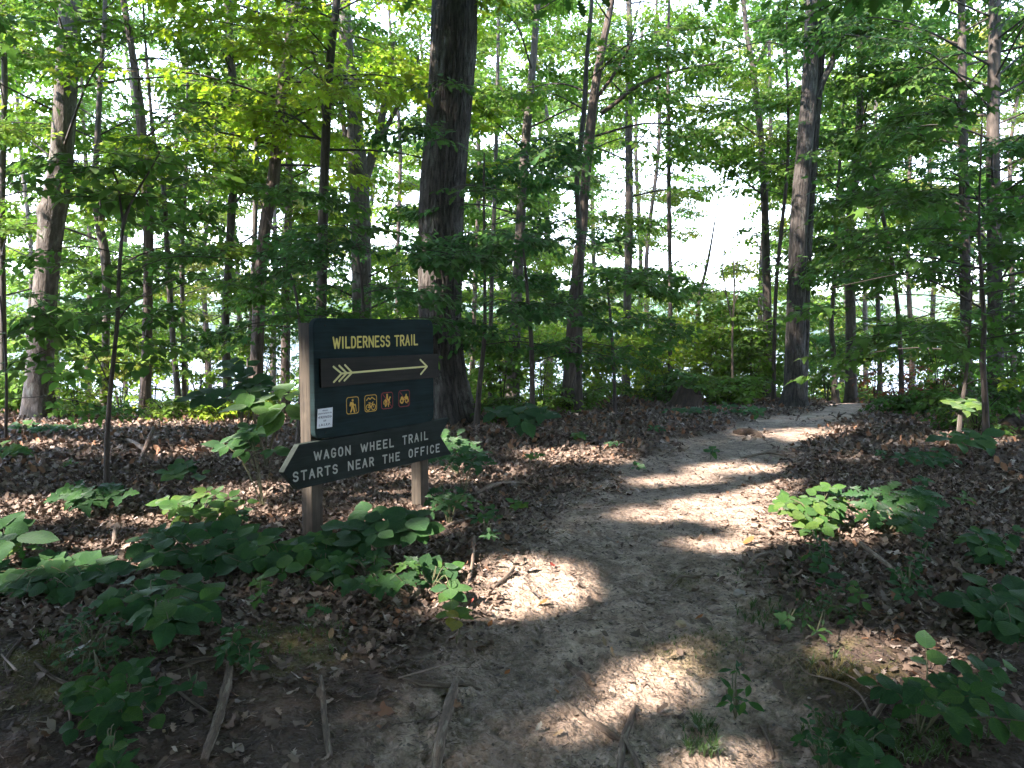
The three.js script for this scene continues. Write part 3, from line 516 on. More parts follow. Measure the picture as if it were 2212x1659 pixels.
tree({ name: 'tulip_tree', label: 'leaning ridged trunk with sunlit flecks, left of the sign and rising to the right', bark: 'brown', d: 12.6, seed: 15, sides: 30, path: [[548, 875, 34], [555, 760, 27], [562, 600, 26], [574, 480, 25], [590, 393, 26], [602, 270, 22], [614, 160, 22], [627, 80, 20], [640, 0, 20]], top: 16, kind: 'maple', tint: 'lime', crown: [low(4.0, 6.8, 13, 2.9, { rise: 0.1 })], limbs: [[[604, 270, 9], [580, 262, 7], [545, 240, 5], [510, 225, 3]]] });
tree({ name: 'young_tree', label: 'short thick dark trunk half hidden behind leaves, left of the sign top', bark: 'brown', d: 16.5, seed: 17, path: [[616, 840, 20], [618, 700, 19], [619, 560, 18], [625, 400, 16], [622, 200, 14]], top: 14, kind: 'beech', crown: [low(2.5, 9, 14, 2.6)] });
tree({ name: 'young_tree', label: 'straight dark trunk rising above the top left corner of the sign', bark: 'dark', d: 11.8, seed: 19, sides: 20, path: [[690, 870, 26], [692, 760, 24], [694, 674, 23], [697, 500, 22], [702, 337, 19], [710, 170, 18], [718, 80, 17], [727, 0, 16]], top: 15, kind: 'maple', tint: 'lime', crown: [low(3.9, 6.8, 14, 2.7, { rise: 0.08 })], limbs: [[[703, 310, 7], [680, 292, 6], [650, 262, 5], [600, 240, 4], [560, 245, 3]], [[708, 210, 6], [690, 160, 5], [668, 90, 4], [655, 40, 3]]] });
tree({ name: 'old_tree', label: 'thick grey trunk with a broken top and forked right limbs, left of the oak', bark: 'grey', d: 15.5, seed: 21, sides: 36, rows: 100, path: [[782, 850, 46], [782, 700, 42], [780, 560, 41], [777, 450, 42], [776, 380, 46], [768, 300, 34], [765, 225, 33], [750, 120, 30], [744, 20, 26]], top: 12, kind: 'mixed', tint: 'light', crown: [low(6.5, 11, 12, 3), low(2, 4, 5, 1.8)],
  limbs: [[[788, 385, 24], [806, 330, 20], [818, 285, 18], [832, 220, 15], [842, 160, 11], [850, 90, 8]], [[805, 330, 12], [835, 275, 11], [862, 222, 9], [890, 160, 7], [905, 120, 5]], [[755, 330, 10], [745, 290, 12], [735, 200, 10], [730, 120, 8]]] });
tree({ name: 'young_tree', label: 'pale mottled trunk with a cut limb stub, right of the oak', bark: 'grey', d: 15, seed: 23, sides: 20, path: [[1106, 890, 30], [1110, 780, 26], [1116, 640, 23], [1122, 540, 22], [1127, 430, 20], [1136, 300, 19], [1146, 190, 16], [1155, 90, 14], [1161, 0, 13]], top: 14, kind: 'mixed', crown: [low(3, 10, 16, 2.4)], limbs: [[[1136, 240, 10], [1118, 225, 8], [1095, 205, 7], [1078, 185, 5]]] });
tree({ name: 'young_tree', label: 'brown trunk leaning right with one long arching limb, mid picture', bark: 'brown', d: 13.5, seed: 25, sides: 20, path: [[1226, 895, 30], [1236, 720, 26], [1243, 618, 24], [1256, 510, 22], [1264, 400, 20], [1273, 300, 22], [1284, 200, 18], [1298, 120, 17], [1312, 50, 14], [1322, 0, 12]], top: 14, kind: 'oak', crown: [low(4.5, 10, 13, 2.7)], limbs: [[[1299, 245, 10], [1330, 222, 9], [1370, 190, 8], [1420, 165, 7], [1480, 148, 5], [1545, 138, 3]], [[1286, 215, 8], [1320, 170, 7], [1350, 120, 6], [1375, 60, 4]]] });
tree({ name: 'young_tree', label: 'thin dark wavy trunk standing against the right side of the leaning brown trunk', bark: 'dark', d: 12.8, seed: 27, path: [[1250, 895, 14], [1252, 700, 13], [1255, 562, 13], [1250, 470, 12], [1246, 393, 11], [1256, 300, 11], [1263, 220, 11], [1268, 120, 9], [1277, 20, 8]], top: 10, kind: 'beech', crown: [low(4, 9, 9, 2)] });
tree({ name: 'tulip_tree', label: 'straight trunk pale above and dark below, standing in front of the wide sky gap', bark: 'grey', d: 17.5, seed: 29, sides: 18, path: [[1352, 870, 18], [1354, 700, 17], [1358, 520, 18], [1359, 393, 17], [1358, 250, 15], [1360, 120, 13], [1358, 0, 12]], top: 15, kind: 'maple', tint: 'light', crown: [low(4.5, 12, 16, 2.6)] });
tree({ name: 'young_tree', label: 'very thin pale trunk at the left edge of the wide sky gap', bark: 'grey', d: 16, seed: 31, path: [[1446, 860, 9], [1448, 700, 9], [1447, 560, 9], [1445, 430, 9], [1445, 280, 8], [1443, 150, 7]], top: 9, kind: 'fine', tint: 'light', crown: [low(2.5, 9, 14, 1.9)] });
tree({ name: 'maple_tree', label: 'dark upright trunk just left of the twin trunk beside the path', bark: 'dark', d: 17, seed: 33, sides: 16, path: [[1659, 860, 19], [1658, 700, 19], [1655, 560, 17], [1650, 400, 15], [1640, 260, 13], [1622, 120, 11], [1612, 60, 10]], top: 14, kind: 'maple', tint: 'mid', crown: [low(4, 11, 18, 3.0)] });
tree({ name: 'young_tree', label: 'slender trunk leaning right, squeezed between dark trunk and twin trunk', bark: 'brown', d: 15, seed: 35, path: [[1672, 860, 8], [1673, 720, 8], [1678, 600, 8], [1690, 478, 8], [1700, 380, 7], [1703, 280, 6]], top: 8, kind: 'beech', crown: [low(3, 7.5, 9, 2)] });
tree({ name: 'twin_oak_tree', label: 'tall double-stemmed oak with scaly bark on the left edge of the path crest', bark: 'oak', d: 14.1, seed: 37, sides: 60, rows: 130, top: 17, rough: 0.04, furrow: 0.03, flare: 0.45, flareH: 0.4, kind: 'oak', tint: 'deep', path: [[1714, 885, 52], [1716, 840, 42], [1719, 700, 40], [1723, 540, 37], [1730, 420, 36], [1738, 320, 34], [1746, 225, 33], [1752, 110, 31], [1757, 0, 30]], crown: [low(5.5, 8, 6, 2.5), low(8, 12, 6, 3.2, { density: 4 })],
  limbs: [[[1732, 880, 24, 0.25], [1737, 760, 20, 0.25], [1744, 560, 18, 0.2], [1752, 420, 18, 0.2], [1760, 300, 17, 0.15], [1770, 180, 16, 0.15], [1775, 90, 16, 0.1], [1780, -20, 15, 0.1]], [[1762, 215, 15], [1776, 180, 14], [1795, 140, 13], [1815, 90, 11], [1834, 40, 10], [1850, -20, 9]]] });
tree({ name: 'young_tree', label: 'mottled straight trunk on the crest right of the path, dappled by sun', bark: 'grey', d: 16, seed: 39, sides: 20, path: [[1839, 882, 23], [1838, 780, 22], [1837, 650, 21], [1835, 520, 20], [1842, 430, 19], [1850, 360, 17], [1856, 260, 14], [1858, 150, 12]], top: 13, kind: 'mixed', crown: [low(3.6, 9.5, 16, 2.5)], limbs: [[[1834, 575, 9], [1820, 560, 10], [1814, 525, 7]], [[1842, 580, 7], [1860, 572, 6], [1878, 560, 4]]] });
tree({ name: 'young_tree', label: 'thin dark stem between the twin trunk and the mottled crest trunk', bark: 'dark', d: 17, seed: 41, path: [[1806, 880, 13], [1800, 760, 11], [1796, 700, 10], [1803, 600, 9], [1806, 480, 8]], top: 8, kind: 'beech', crown: [low(2.5, 7.5, 10, 2.2)] });
tree({ name: 'young_tree', label: 'slender trunk leaning left across the right-hand sky gap', bark: 'brown', d: 15.5, seed: 43, path: [[1948, 860, 10], [1946, 770, 10], [1938, 660, 9], [1926, 560, 9], [1912, 490, 8], [1898, 425, 7], [1885, 380, 6]], top: 6.5, kind: 'maple', crown: [low(3.8, 6.5, 9, 2.0)] });
tree({ name: 'beech_tree', label: 'broad dark trunk deep in the shaded foliage near the right edge', bark: 'dark', d: 13, seed: 45, sides: 24, path: [[2152, 890, 34], [2150, 700, 30], [2147, 500, 27], [2145, 300, 25], [2150, 0, 22]], top: 16, kind: 'beech', tint: 'deep', crown: [low(1.4, 7.5, 44, 3.2), low(7, 11, 7, 3.2, { density: 4 })] });
tree({ name: 'beech_tree', label: 'dark trunk with a sunlit stripe, behind layered leaves at the right', bark: 'dark', d: 14.5, seed: 47, sides: 18, path: [[2088, 880, 24], [2086, 700, 22], [2084, 500, 21], [2080, 250, 18], [2078, 60, 16]], top: 14, kind: 'beech', tint: 'deep', crown: [low(2.4, 10, 28, 3.0)] });
tree({ name: 'maple_tree', label: 'narrow trunk veiled by leaves at the far left edge', bark: 'dark', d: 13.5, seed: 49, path: [[8, 900, 16], [6, 700, 14], [4, 450, 13], [10, 200, 12]], top: 12, kind: 'maple', tint: 'mid', crown: [low(1.8, 9, 22, 2.6)] });
tree({ name: 'young_tree', label: 'spindly grey trunk in the gap right of the thin left-leaning trunk', bark: 'grey', d: 16, seed: 51, path: [[398, 850, 10], [395, 700, 9], [393, 560, 9], [400, 400, 8], [405, 250, 7]], top: 9, kind: 'fine', tint: 'light', crown: [low(2.5, 8.5, 12, 2)] });
tree({ name: 'young_tree', label: 'thin straight trunk just left of the leaning ridged trunk, high up', bark: 'grey', d: 17, seed: 53, path: [[536, 840, 11], [546, 620, 11], [553, 393, 11], [554, 200, 10], [553, 0, 9]], top: 13, kind: 'mixed', tint: 'light', crown: [low(4, 12, 14, 2.4)] });
tree({ name: 'young_tree', label: 'thin straight trunk seen close to the right side of the oak', bark: 'dark', d: 18, seed: 55, path: [[1058, 870, 9], [1060, 700, 9], [1066, 500, 9], [1072, 300, 8], [1076, 100, 7]], top: 11, kind: 'maple', crown: [low(2.5, 10.5, 20, 2.5)] });
tree({ name: 'young_tree', label: 'faint pale trunk behind leaves above the stump', bark: 'grey', d: 19, seed: 57, path: [[1500, 840, 10], [1505, 720, 9], [1512, 640, 8], [1530, 560, 6]], top: 5.2, kind: 'fine', tint: 'light', crown: [low(1.5, 4.9, 14, 1.9)] });
tree({ name: 'young_tree', label: 'dark stem splitting the right-hand lake view beside the mottled crest trunk', bark: 'dark', d: 18.5, seed: 59, path: [[1902, 870, 11], [1900, 760, 10], [1896, 640, 9]], top: 5, kind: 'beech', tint: 'blue', crown: [low(1.2, 4.6, 14, 2.0)] });
// saplings in front
tree({ name: 'sapling', label: 'dark bare-stemmed sapling forking above, standing alone at the left', cat: 'sapling', bark: 'dark', d: 6.6, seed: 61, flare: 0.25, flareH: 0.1, path: [[230, 1055, 13], [231, 960, 11], [240, 830, 9.5], [254, 690, 9], [256, 618, 8], [261, 540, 7.5], [268, 478, 7], [292, 420, 5], [320, 375, 4], [345, 330, 3]], top: 1.2, kind: 'beech', tint: 'deep', crown: [low(1.7, 3.5, 9, 0.9, { scale: 0.6, density: 4 })], limbs: [[[266, 480, 6], [260, 440, 5], [254, 395, 4], [240, 365, 3]], [[255, 690, 4], [290, 650, 3], [330, 625, 2], [380, 600, 1.5]], [[236, 830, 3], [200, 760, 2.5], [160, 730, 2], [110, 705, 1.5]]] });
tree({ name: 'sapling', label: 'dark slanting sapling rising from the foot of the oak, on its right', cat: 'sapling', bark: 'dark', d: 10.8, seed: 63, flare: 0.2, path: [[1028, 928, 13], [1036, 830, 11], [1046, 731, 9], [1047, 600, 7], [1046, 506, 6], [1045, 400, 5], [1046, 330, 3]], top: 1.2, kind: 'beech', tint: 'blue', crown: [low(1.1, 4.6, 12, 1.5, { rise: 0.12, scale: 0.8 })] });
tree({ name: 'sapling', label: 'crooked dark sapling to the right of the slanting one, right of the oak', cat: 'sapling', bark: 'dark', d: 10.6, seed: 65, flare: 0.2, path: [[1150, 915, 12], [1149, 800, 11], [1147, 731, 10], [1140, 650, 8], [1136, 590, 6], [1128, 520, 4]], top: 1.2, kind: 'beech', tint: 'blue', crown: [low(0.9, 3.6, 10, 1.6, { rise: 0.1, scale: 0.8 })] });
tree({ name: 'sapling', label: 'short dark-stemmed maple sapling with wide leafy layers at the right edge', cat: 'sapling', bark: 'dark', d: 8.8, seed: 67, flare: 0.2, path: [[2134, 948, 16], [2128, 870, 13], [2123, 776, 12], [2126, 700, 10], [2120, 600, 8], [2115, 500, 6]], top: 3.5, kind: 'maple', tint: 'deep', crown: [low(1.0, 3.6, 26, 1.9, { rise: 0.06, density: 7 })] });
tree({ name: 'sapling', label: 'leafy sapling spreading dark layers behind the top of the sign', cat: 'sapling', bark: 'dark', d: 9.4, seed: 69, flare: 0.2, path: [[792, 960, 11], [790, 800, 9], [786, 690, 8], [780, 600, 6], [770, 530, 4]], top: 1.2, kind: 'maple', tint: 'blue', crown: [low(1.3, 3.0, 10, 1.5, { rise: 0.06, scale: 0.75 })] });
tree({ name: 'sapling', label: 'leafy dark sapling left of the sign reaching up to mid height', cat: 'sapling', bark: 'dark', d: 9.0, seed: 71, flare: 0.2, path: [[640, 950, 9], [650, 800, 8], [640, 640, 6], [600, 520, 5], [560, 430, 3]], top: 1.2, kind: 'beech', tint: 'deep', crown: [low(0.9, 3.4, 9, 1.3, { rise: 0.08, scale: 0.75 })] });
tree({ name: 'sapling', label: 'sapling with wide dark leaf layers between the wavy thin trunk and the sky gap', cat: 'sapling', bark: 'dark', d: 12.5, seed: 73, flare: 0.2, path: [[1330, 900, 8], [1325, 780, 7], [1318, 680, 6], [1310, 600, 4]], top: 1.2, kind: 'maple', tint: 'deep', crown: [low(0.9, 2.8, 9, 1.8, { rise: 0.06, scale: 0.85 })] });
tree({ name: 'sapling', label: 'thin stem with sparse leaves at the lower left edge of the wood', cat: 'sapling', bark: 'dark', d: 9.5, seed: 75, flare: 0.1, path: [[10, 960, 7], [14, 840, 6], [10, 740, 5], [0, 640, 3]], top: 1.2, kind: 'maple', tint: 'deep', crown: [low(0.5, 2.8, 12, 1.2, { rise: 0.05, scale: 0.7 })] });
tree({ name: 'sapling', label: 'pale bare stick-like sapling left of the dark maple sapling', cat: 'sapling', bark: 'grey', d: 9.8, seed: 77, flare: 0.1, path: [[2074, 905, 10], [2080, 860, 9], [2088, 800, 7]], top: 1.0, kind: 'maple', tint: 'lime', crown: [low(0.15, 0.75, 3, 0.45, { scale: 0.6, density: 8 })] });
// trees further down the slope, told apart by nothing but their place among the leaves
{
  const r = rng(404);
  [[60, 22, 'maple'], [190, 26, 'beech'], [450, 28, 'beech'], [590, 25, 'maple'], [860, 21, 'mixed'], [1020, 23, 'maple'], [1180, 26, 'beech'], [1400, 25, 'fine'], [1640, 26, 'maple'], [1870, 28, 'mixed'], [1970, 23, 'maple'], [2190, 20, 'maple'], [120, 33, 'beech'], [270, 36, 'mixed'], [400, 34, 'maple'], [520, 38, 'mixed'], [660, 33, 'beech'], [790, 37, 'maple'], [940, 34, 'mixed'], [1090, 38, 'beech'], [1190, 33, 'maple'], [1290, 36, 'mixed'], [1380, 38, 'beech'], [1700, 34, 'mixed'], [1820, 37, 'maple'], [2010, 34, 'beech'], [2120, 30, 'maple']].forEach(([x, d, kind], i) => {
    tree({ name: 'slope_tree', label: 'slender tree growing down the slope towards the lake, half veiled by leaves', group: 'trees on the lake slope behind the crest', bark: i % 3 ? 'brown' : 'grey', d, seed: 500 + i * 2, path: [[x, 800, 10 + 4 * r()], [x + 20 * (r() - 0.5), 560, 9], [x + 50 * (r() - 0.5), 300, 8], [x + 90 * (r() - 0.5), 60, 6]], top: 15 + 3 * r() + (d > 32 ? 3 : 0), kind, tint: ['mid', 'light', 'mid', 'olive'][i % 4], crown: [low(1.0, d > 32 ? 18 : 15, 46, d > 32 ? 3.8 : 3.4, { scale: d > 32 ? 1.35 : 1.08, density: d > 32 ? 7 : 8 })] });
  });
}
// trees that stand outside the frame and shade the trail
{
  const sp = [[-7.5, -4.5], [-9.5, -7], [-5.2, -0.8], [-9, 0.5], [-6.5, 4], [-1.8, 4.5], [-12, 5], [3.6, 5], [8.5, 2.5], [6.8, -1.8], [11, -4.5], [15, -9], [-3, 9.5], [4, 11], [-13, -2], [9.5, 8], [-8, 11], [13, 3], [0.5, 14], [-14, 10], [14, 12], [17, -2], [7, 16], [-5, 17], [17, -14]];
  const clear = (x, z, w) => { for (const b of BEAMS) { const dx = x - b.p.x, dz = z - b.p.z, n = Math.hypot(SUN.x, SUN.z), t = (dx * SUN.x + dz * SUN.z) / n; if (t < 0.5 || t > 13) continue; const e = Math.abs(dx * SUN.z - dz * SUN.x) / n; if (e < w + b.r) return false; } return true; };
  sp.forEach(([x, z], i) => {
    const r = rng(900 + i); if (x < 1) for (let k = 0; k < 60 && !clear(x, z, 0.3); k++) { x += (r() - 0.5) * 1.2; z += (r() - 0.5) * 1.2; if (inFrame(V(x, 1.5, z), 250)) x -= 1; }
    const T = { base: V(x, height(x, z), z) }; T.group = thing('canopy_tree', 'tall tree standing outside the view and shading the trail', 'tree', T.base, 'trees around the trail outside the view');
    const top = x < 1 ? 1.25 : 1.8, pts = [V(x, T.base.y - 0.2, z)]; for (let k = 1; k <= 9; k++) pts.push(pts[k - 1].clone().add(V((r() - 0.5) * 0.2, top, (r() - 0.5) * 0.2)));
    T.pts = curve(pts, 50); T.rad = T.pts.map((_, k) => lerp(0.17 + 0.05 * r(), 0.04, k / 50)); T.twigs = [];
    const g = tube(T.pts, T.rad, 12, { around: 2, vs: 0.8 }); g.translate(-T.base.x, -T.base.y, -T.base.z); mesh('trunk', g, M[['oak', 'brown', 'grey'][i % 3]], T.group);
    T.leaves = new Leaves(['beech', 'maple', 'oak'][i % 3], GREEN[['mid', 'deep', 'mid'][i % 3]], 950 + i, T.base); T.canopy = true;
    branchOut(T, low(5.0, x < 1 ? 9.5 : 14, 12, 3.2, { density: 4, scale: 1.3, reach: 0.42, clear: true }), r, T.twigs);
    if (z > 1 || x > 8 || x < -10) branchOut(T, low(0.4, 7, 26, 3.4, { density: 4, scale: 1.8, reach: 0.42, clear: true }), r, T.twigs); // bushy surroundings
    TREES.push(T);
  });
}
{ // the leaf roof over the trail: sprays of the surrounding crowns, with openings where the sun comes through
  const r = rng(31), q = V(); let n = 0;
  const hosts = TREES.filter((T) => T.canopy || (T.o && T.o.top >= 13 && T.d < 19));
  const roof = (x, z, scale, reach, lo, hi) => {
    const g = V(x, 0.15, z); let ok = false;
    for (let k = 0; k < 5 && !ok; k++) { const h = lerp(lo, hi, r()) + k * 2; q.copy(g).addScaledVector(SUN, h / SUN.y); ok = !inFrame(q, 120); }
    if (!ok) return;
    let best = null, bd = 1e9; for (const T of hosts) { const d = Math.hypot(T.base.x - q.x, T.base.z - q.z); if (d < bd) { bd = d; best = T; } }
    if (best.leaves.add(q.clone(), r() * 6.28, scale, { tilt: 0.9, reach })) n++;
  };
  for (let i = 0; i < 18500; i++) { const x = -11 + 24 * r(), z = 3.5 - 18.5 * r(); if (-z > lerp(11.6, 14.8, sstep(-2.5, 2.5, x))) continue; const fine = i > 11500; roof(x, z, fine ? 0.82 : 1.42, 0.36, 5, 8.5); }
  for (const b of BEAMS) for (let k = 0; k < 24; k++) { const a = r() * 6.283, d = b.r + 0.05 + 0.75 * r(), t = b.p.y / SUN.y; roof(b.p.x - SUN.x * t + Math.cos(a) * d * 1.2, b.p.z - SUN.z * t + Math.sin(a) * d * 1.2, 0.43, 0.40, 5, 8); }
  for (const b of BEAMS) if (b.p.z > -5) for (let k = 0; k < 22; k++) { const a = r() * 6.283, d = b.r + 0.03 + 0.30 * r(), t = b.p.y / SUN.y; roof(b.p.x - SUN.x * t + Math.cos(a) * d * 1.2, b.p.z - SUN.z * t + Math.sin(a) * d * 1.2, 0.25, 0.40, 5, 7.5); }
  console.log('canopy sprays', n, 'beams', BEAMS.length);
}

// ------------------------------------------------------------------ shrubs behind the crest
function shrub(o) {
  const r = rng(o.seed), f = at(o.x, o.y, o.d), b = V(f.x, height(f.x, f.z) - 0.02, f.z), g = thing(o.name || 'shrub', o.label, o.cat || 'shrub', b, o.group);
  const L = new Leaves(o.kind || 'maple', GREEN[o.tint || 'mid'], o.seed + 1, b), stems = [];
  const topY = at(o.x, o.top, o.d).y, H = Math.max(0.4, topY - b.y), R = pxSize(o.w, o.d) / 2;
  const ns = o.stems || 5;
  for (let i = 0; i < ns; i++) {
    const a = i / ns * 6.28 + r(), l = R * (0.4 + 0.7 * r()), h = H * (0.6 + 0.42 * r()), p = curve([b.clone(), b.clone().add(V(Math.cos(a) * l * 0.3, h * 0.55, Math.sin(a) * l * 0.25)), b.clone().add(V(Math.cos(a) * l, h, Math.sin(a) * l * 0.8))], 8);
    stems.push(tube(p, p.map((_, k) => lerp(o.thick || 0.012, 0.003, k / 8)), 5));
    const m = Math.ceil((o.n || 60) / ns);
    for (let k = 0; k < m; k++) { const t = (o.bare ?? 0.15) + (1 - (o.bare ?? 0.15)) * r(), j = Math.min(8, Math.round(t * 8)), q = p[j].clone().add(V((r() - 0.5) * R * 0.9, (r() - 0.5) * 0.25 * H, (r() - 0.5) * R * 0.7)); q.y = Math.max(q.y, height(q.x, q.z) + 0.08); L.add(q, r() * 6.3, o.scale || 0.75, { tilt: 0.8, ...(o.add || {}) }); }
  }
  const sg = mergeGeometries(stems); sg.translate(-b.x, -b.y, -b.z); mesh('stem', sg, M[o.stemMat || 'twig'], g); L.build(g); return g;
}
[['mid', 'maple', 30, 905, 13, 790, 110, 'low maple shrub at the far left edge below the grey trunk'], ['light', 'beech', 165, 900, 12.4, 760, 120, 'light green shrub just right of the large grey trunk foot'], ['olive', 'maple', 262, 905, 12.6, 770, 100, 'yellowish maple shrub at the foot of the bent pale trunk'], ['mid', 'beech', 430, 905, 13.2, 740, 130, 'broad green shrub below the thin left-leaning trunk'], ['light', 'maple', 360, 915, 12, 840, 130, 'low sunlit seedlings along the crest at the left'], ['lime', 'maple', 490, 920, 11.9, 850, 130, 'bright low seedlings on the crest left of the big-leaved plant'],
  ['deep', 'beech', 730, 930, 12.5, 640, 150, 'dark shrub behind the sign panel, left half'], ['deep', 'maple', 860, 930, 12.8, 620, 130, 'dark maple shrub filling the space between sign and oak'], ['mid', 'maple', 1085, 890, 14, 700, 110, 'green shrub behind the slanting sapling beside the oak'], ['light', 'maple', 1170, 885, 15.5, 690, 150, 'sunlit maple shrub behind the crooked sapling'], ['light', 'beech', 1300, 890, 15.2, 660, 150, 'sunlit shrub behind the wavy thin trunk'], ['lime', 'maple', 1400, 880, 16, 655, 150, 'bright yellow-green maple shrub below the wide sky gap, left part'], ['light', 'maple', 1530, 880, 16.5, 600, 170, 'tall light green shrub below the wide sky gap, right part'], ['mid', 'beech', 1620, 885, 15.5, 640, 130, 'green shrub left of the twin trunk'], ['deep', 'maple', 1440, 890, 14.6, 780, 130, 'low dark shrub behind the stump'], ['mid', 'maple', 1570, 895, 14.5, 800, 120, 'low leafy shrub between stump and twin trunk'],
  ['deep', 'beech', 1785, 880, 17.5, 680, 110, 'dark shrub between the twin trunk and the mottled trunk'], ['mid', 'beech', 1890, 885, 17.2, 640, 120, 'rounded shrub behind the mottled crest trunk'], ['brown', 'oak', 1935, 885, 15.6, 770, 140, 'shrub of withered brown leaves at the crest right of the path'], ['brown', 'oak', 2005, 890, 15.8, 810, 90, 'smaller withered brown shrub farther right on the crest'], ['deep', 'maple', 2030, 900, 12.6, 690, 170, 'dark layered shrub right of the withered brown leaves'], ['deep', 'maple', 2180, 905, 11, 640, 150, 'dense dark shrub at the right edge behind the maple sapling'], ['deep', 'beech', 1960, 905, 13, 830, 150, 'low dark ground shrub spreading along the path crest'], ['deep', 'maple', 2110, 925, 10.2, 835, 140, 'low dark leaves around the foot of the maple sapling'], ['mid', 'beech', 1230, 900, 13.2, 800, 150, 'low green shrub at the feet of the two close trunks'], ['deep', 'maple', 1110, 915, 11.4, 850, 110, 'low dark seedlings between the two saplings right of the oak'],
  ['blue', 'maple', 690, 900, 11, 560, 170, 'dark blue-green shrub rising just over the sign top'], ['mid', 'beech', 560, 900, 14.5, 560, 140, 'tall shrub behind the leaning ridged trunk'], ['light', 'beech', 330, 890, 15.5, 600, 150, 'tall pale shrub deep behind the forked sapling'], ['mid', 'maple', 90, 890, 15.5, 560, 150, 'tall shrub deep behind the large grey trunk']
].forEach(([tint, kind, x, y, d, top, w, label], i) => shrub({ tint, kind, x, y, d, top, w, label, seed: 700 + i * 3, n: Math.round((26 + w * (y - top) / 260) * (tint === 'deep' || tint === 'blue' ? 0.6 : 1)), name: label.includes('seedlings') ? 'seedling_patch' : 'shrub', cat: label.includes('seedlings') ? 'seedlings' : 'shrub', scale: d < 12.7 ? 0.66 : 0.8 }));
{ // undergrowth farther down the slope
  const r = rng(71);
  for (let i = 0; i < 22; i++) { const x = 20 + i * 102 + 50 * (r() - 0.5), d = 17.5 + 7 * r(); shrub({ tint: ['mid', 'light', 'olive', 'lime'][i % 4], kind: ['maple', 'beech', 'mixed'][i % 3], x, y: 900, d, top: 640 + 130 * r(), w: 150 + 60 * r(), seed: 7000 + i * 3, n: 85, scale: 1.0, label: 'leafy undergrowth shrub down the slope, veiled by the nearer shrubs', group: 'undergrowth on the lake slope behind the crest' }); }
}
{ // dead upright twigs beside the sky gap, bare and pale
  const b = at(1583, 850, 15), p0 = V(b.x, height(b.x, b.z), b.z), g = thing('dead_sapling', 'bare dead sapling with pale branching twigs in front of the light shrub', 'sapling', p0), gs = [];
  for (const L of [[[1583, 860, 6], [1582, 720, 5], [1586, 640, 4], [1585, 560, 3]], [[1583, 700, 4], [1570, 640, 3], [1560, 570, 2.5], [1566, 535, 2]], [[1585, 660, 3], [1600, 620, 2.5], [1612, 590, 2]], [[1570, 640, 2.5], [1555, 615, 2], [1545, 605, 1.5]], [[1586, 620, 2.5], [1592, 575, 2], [1590, 540, 1.5]]]) { const c = curve(L.map((q) => at(q[0], q[1], 15)), 10); gs.push(tube(c, c.map((_, k) => pxSize(lerp(L[0][2], L[L.length - 1][2], k / 10), 15) / 2), 5)); }
  const m = mergeGeometries(gs); m.translate(-p0.x, -p0.y, -p0.z); mesh('stem', m, M.stick, g);
}
finishTrees();

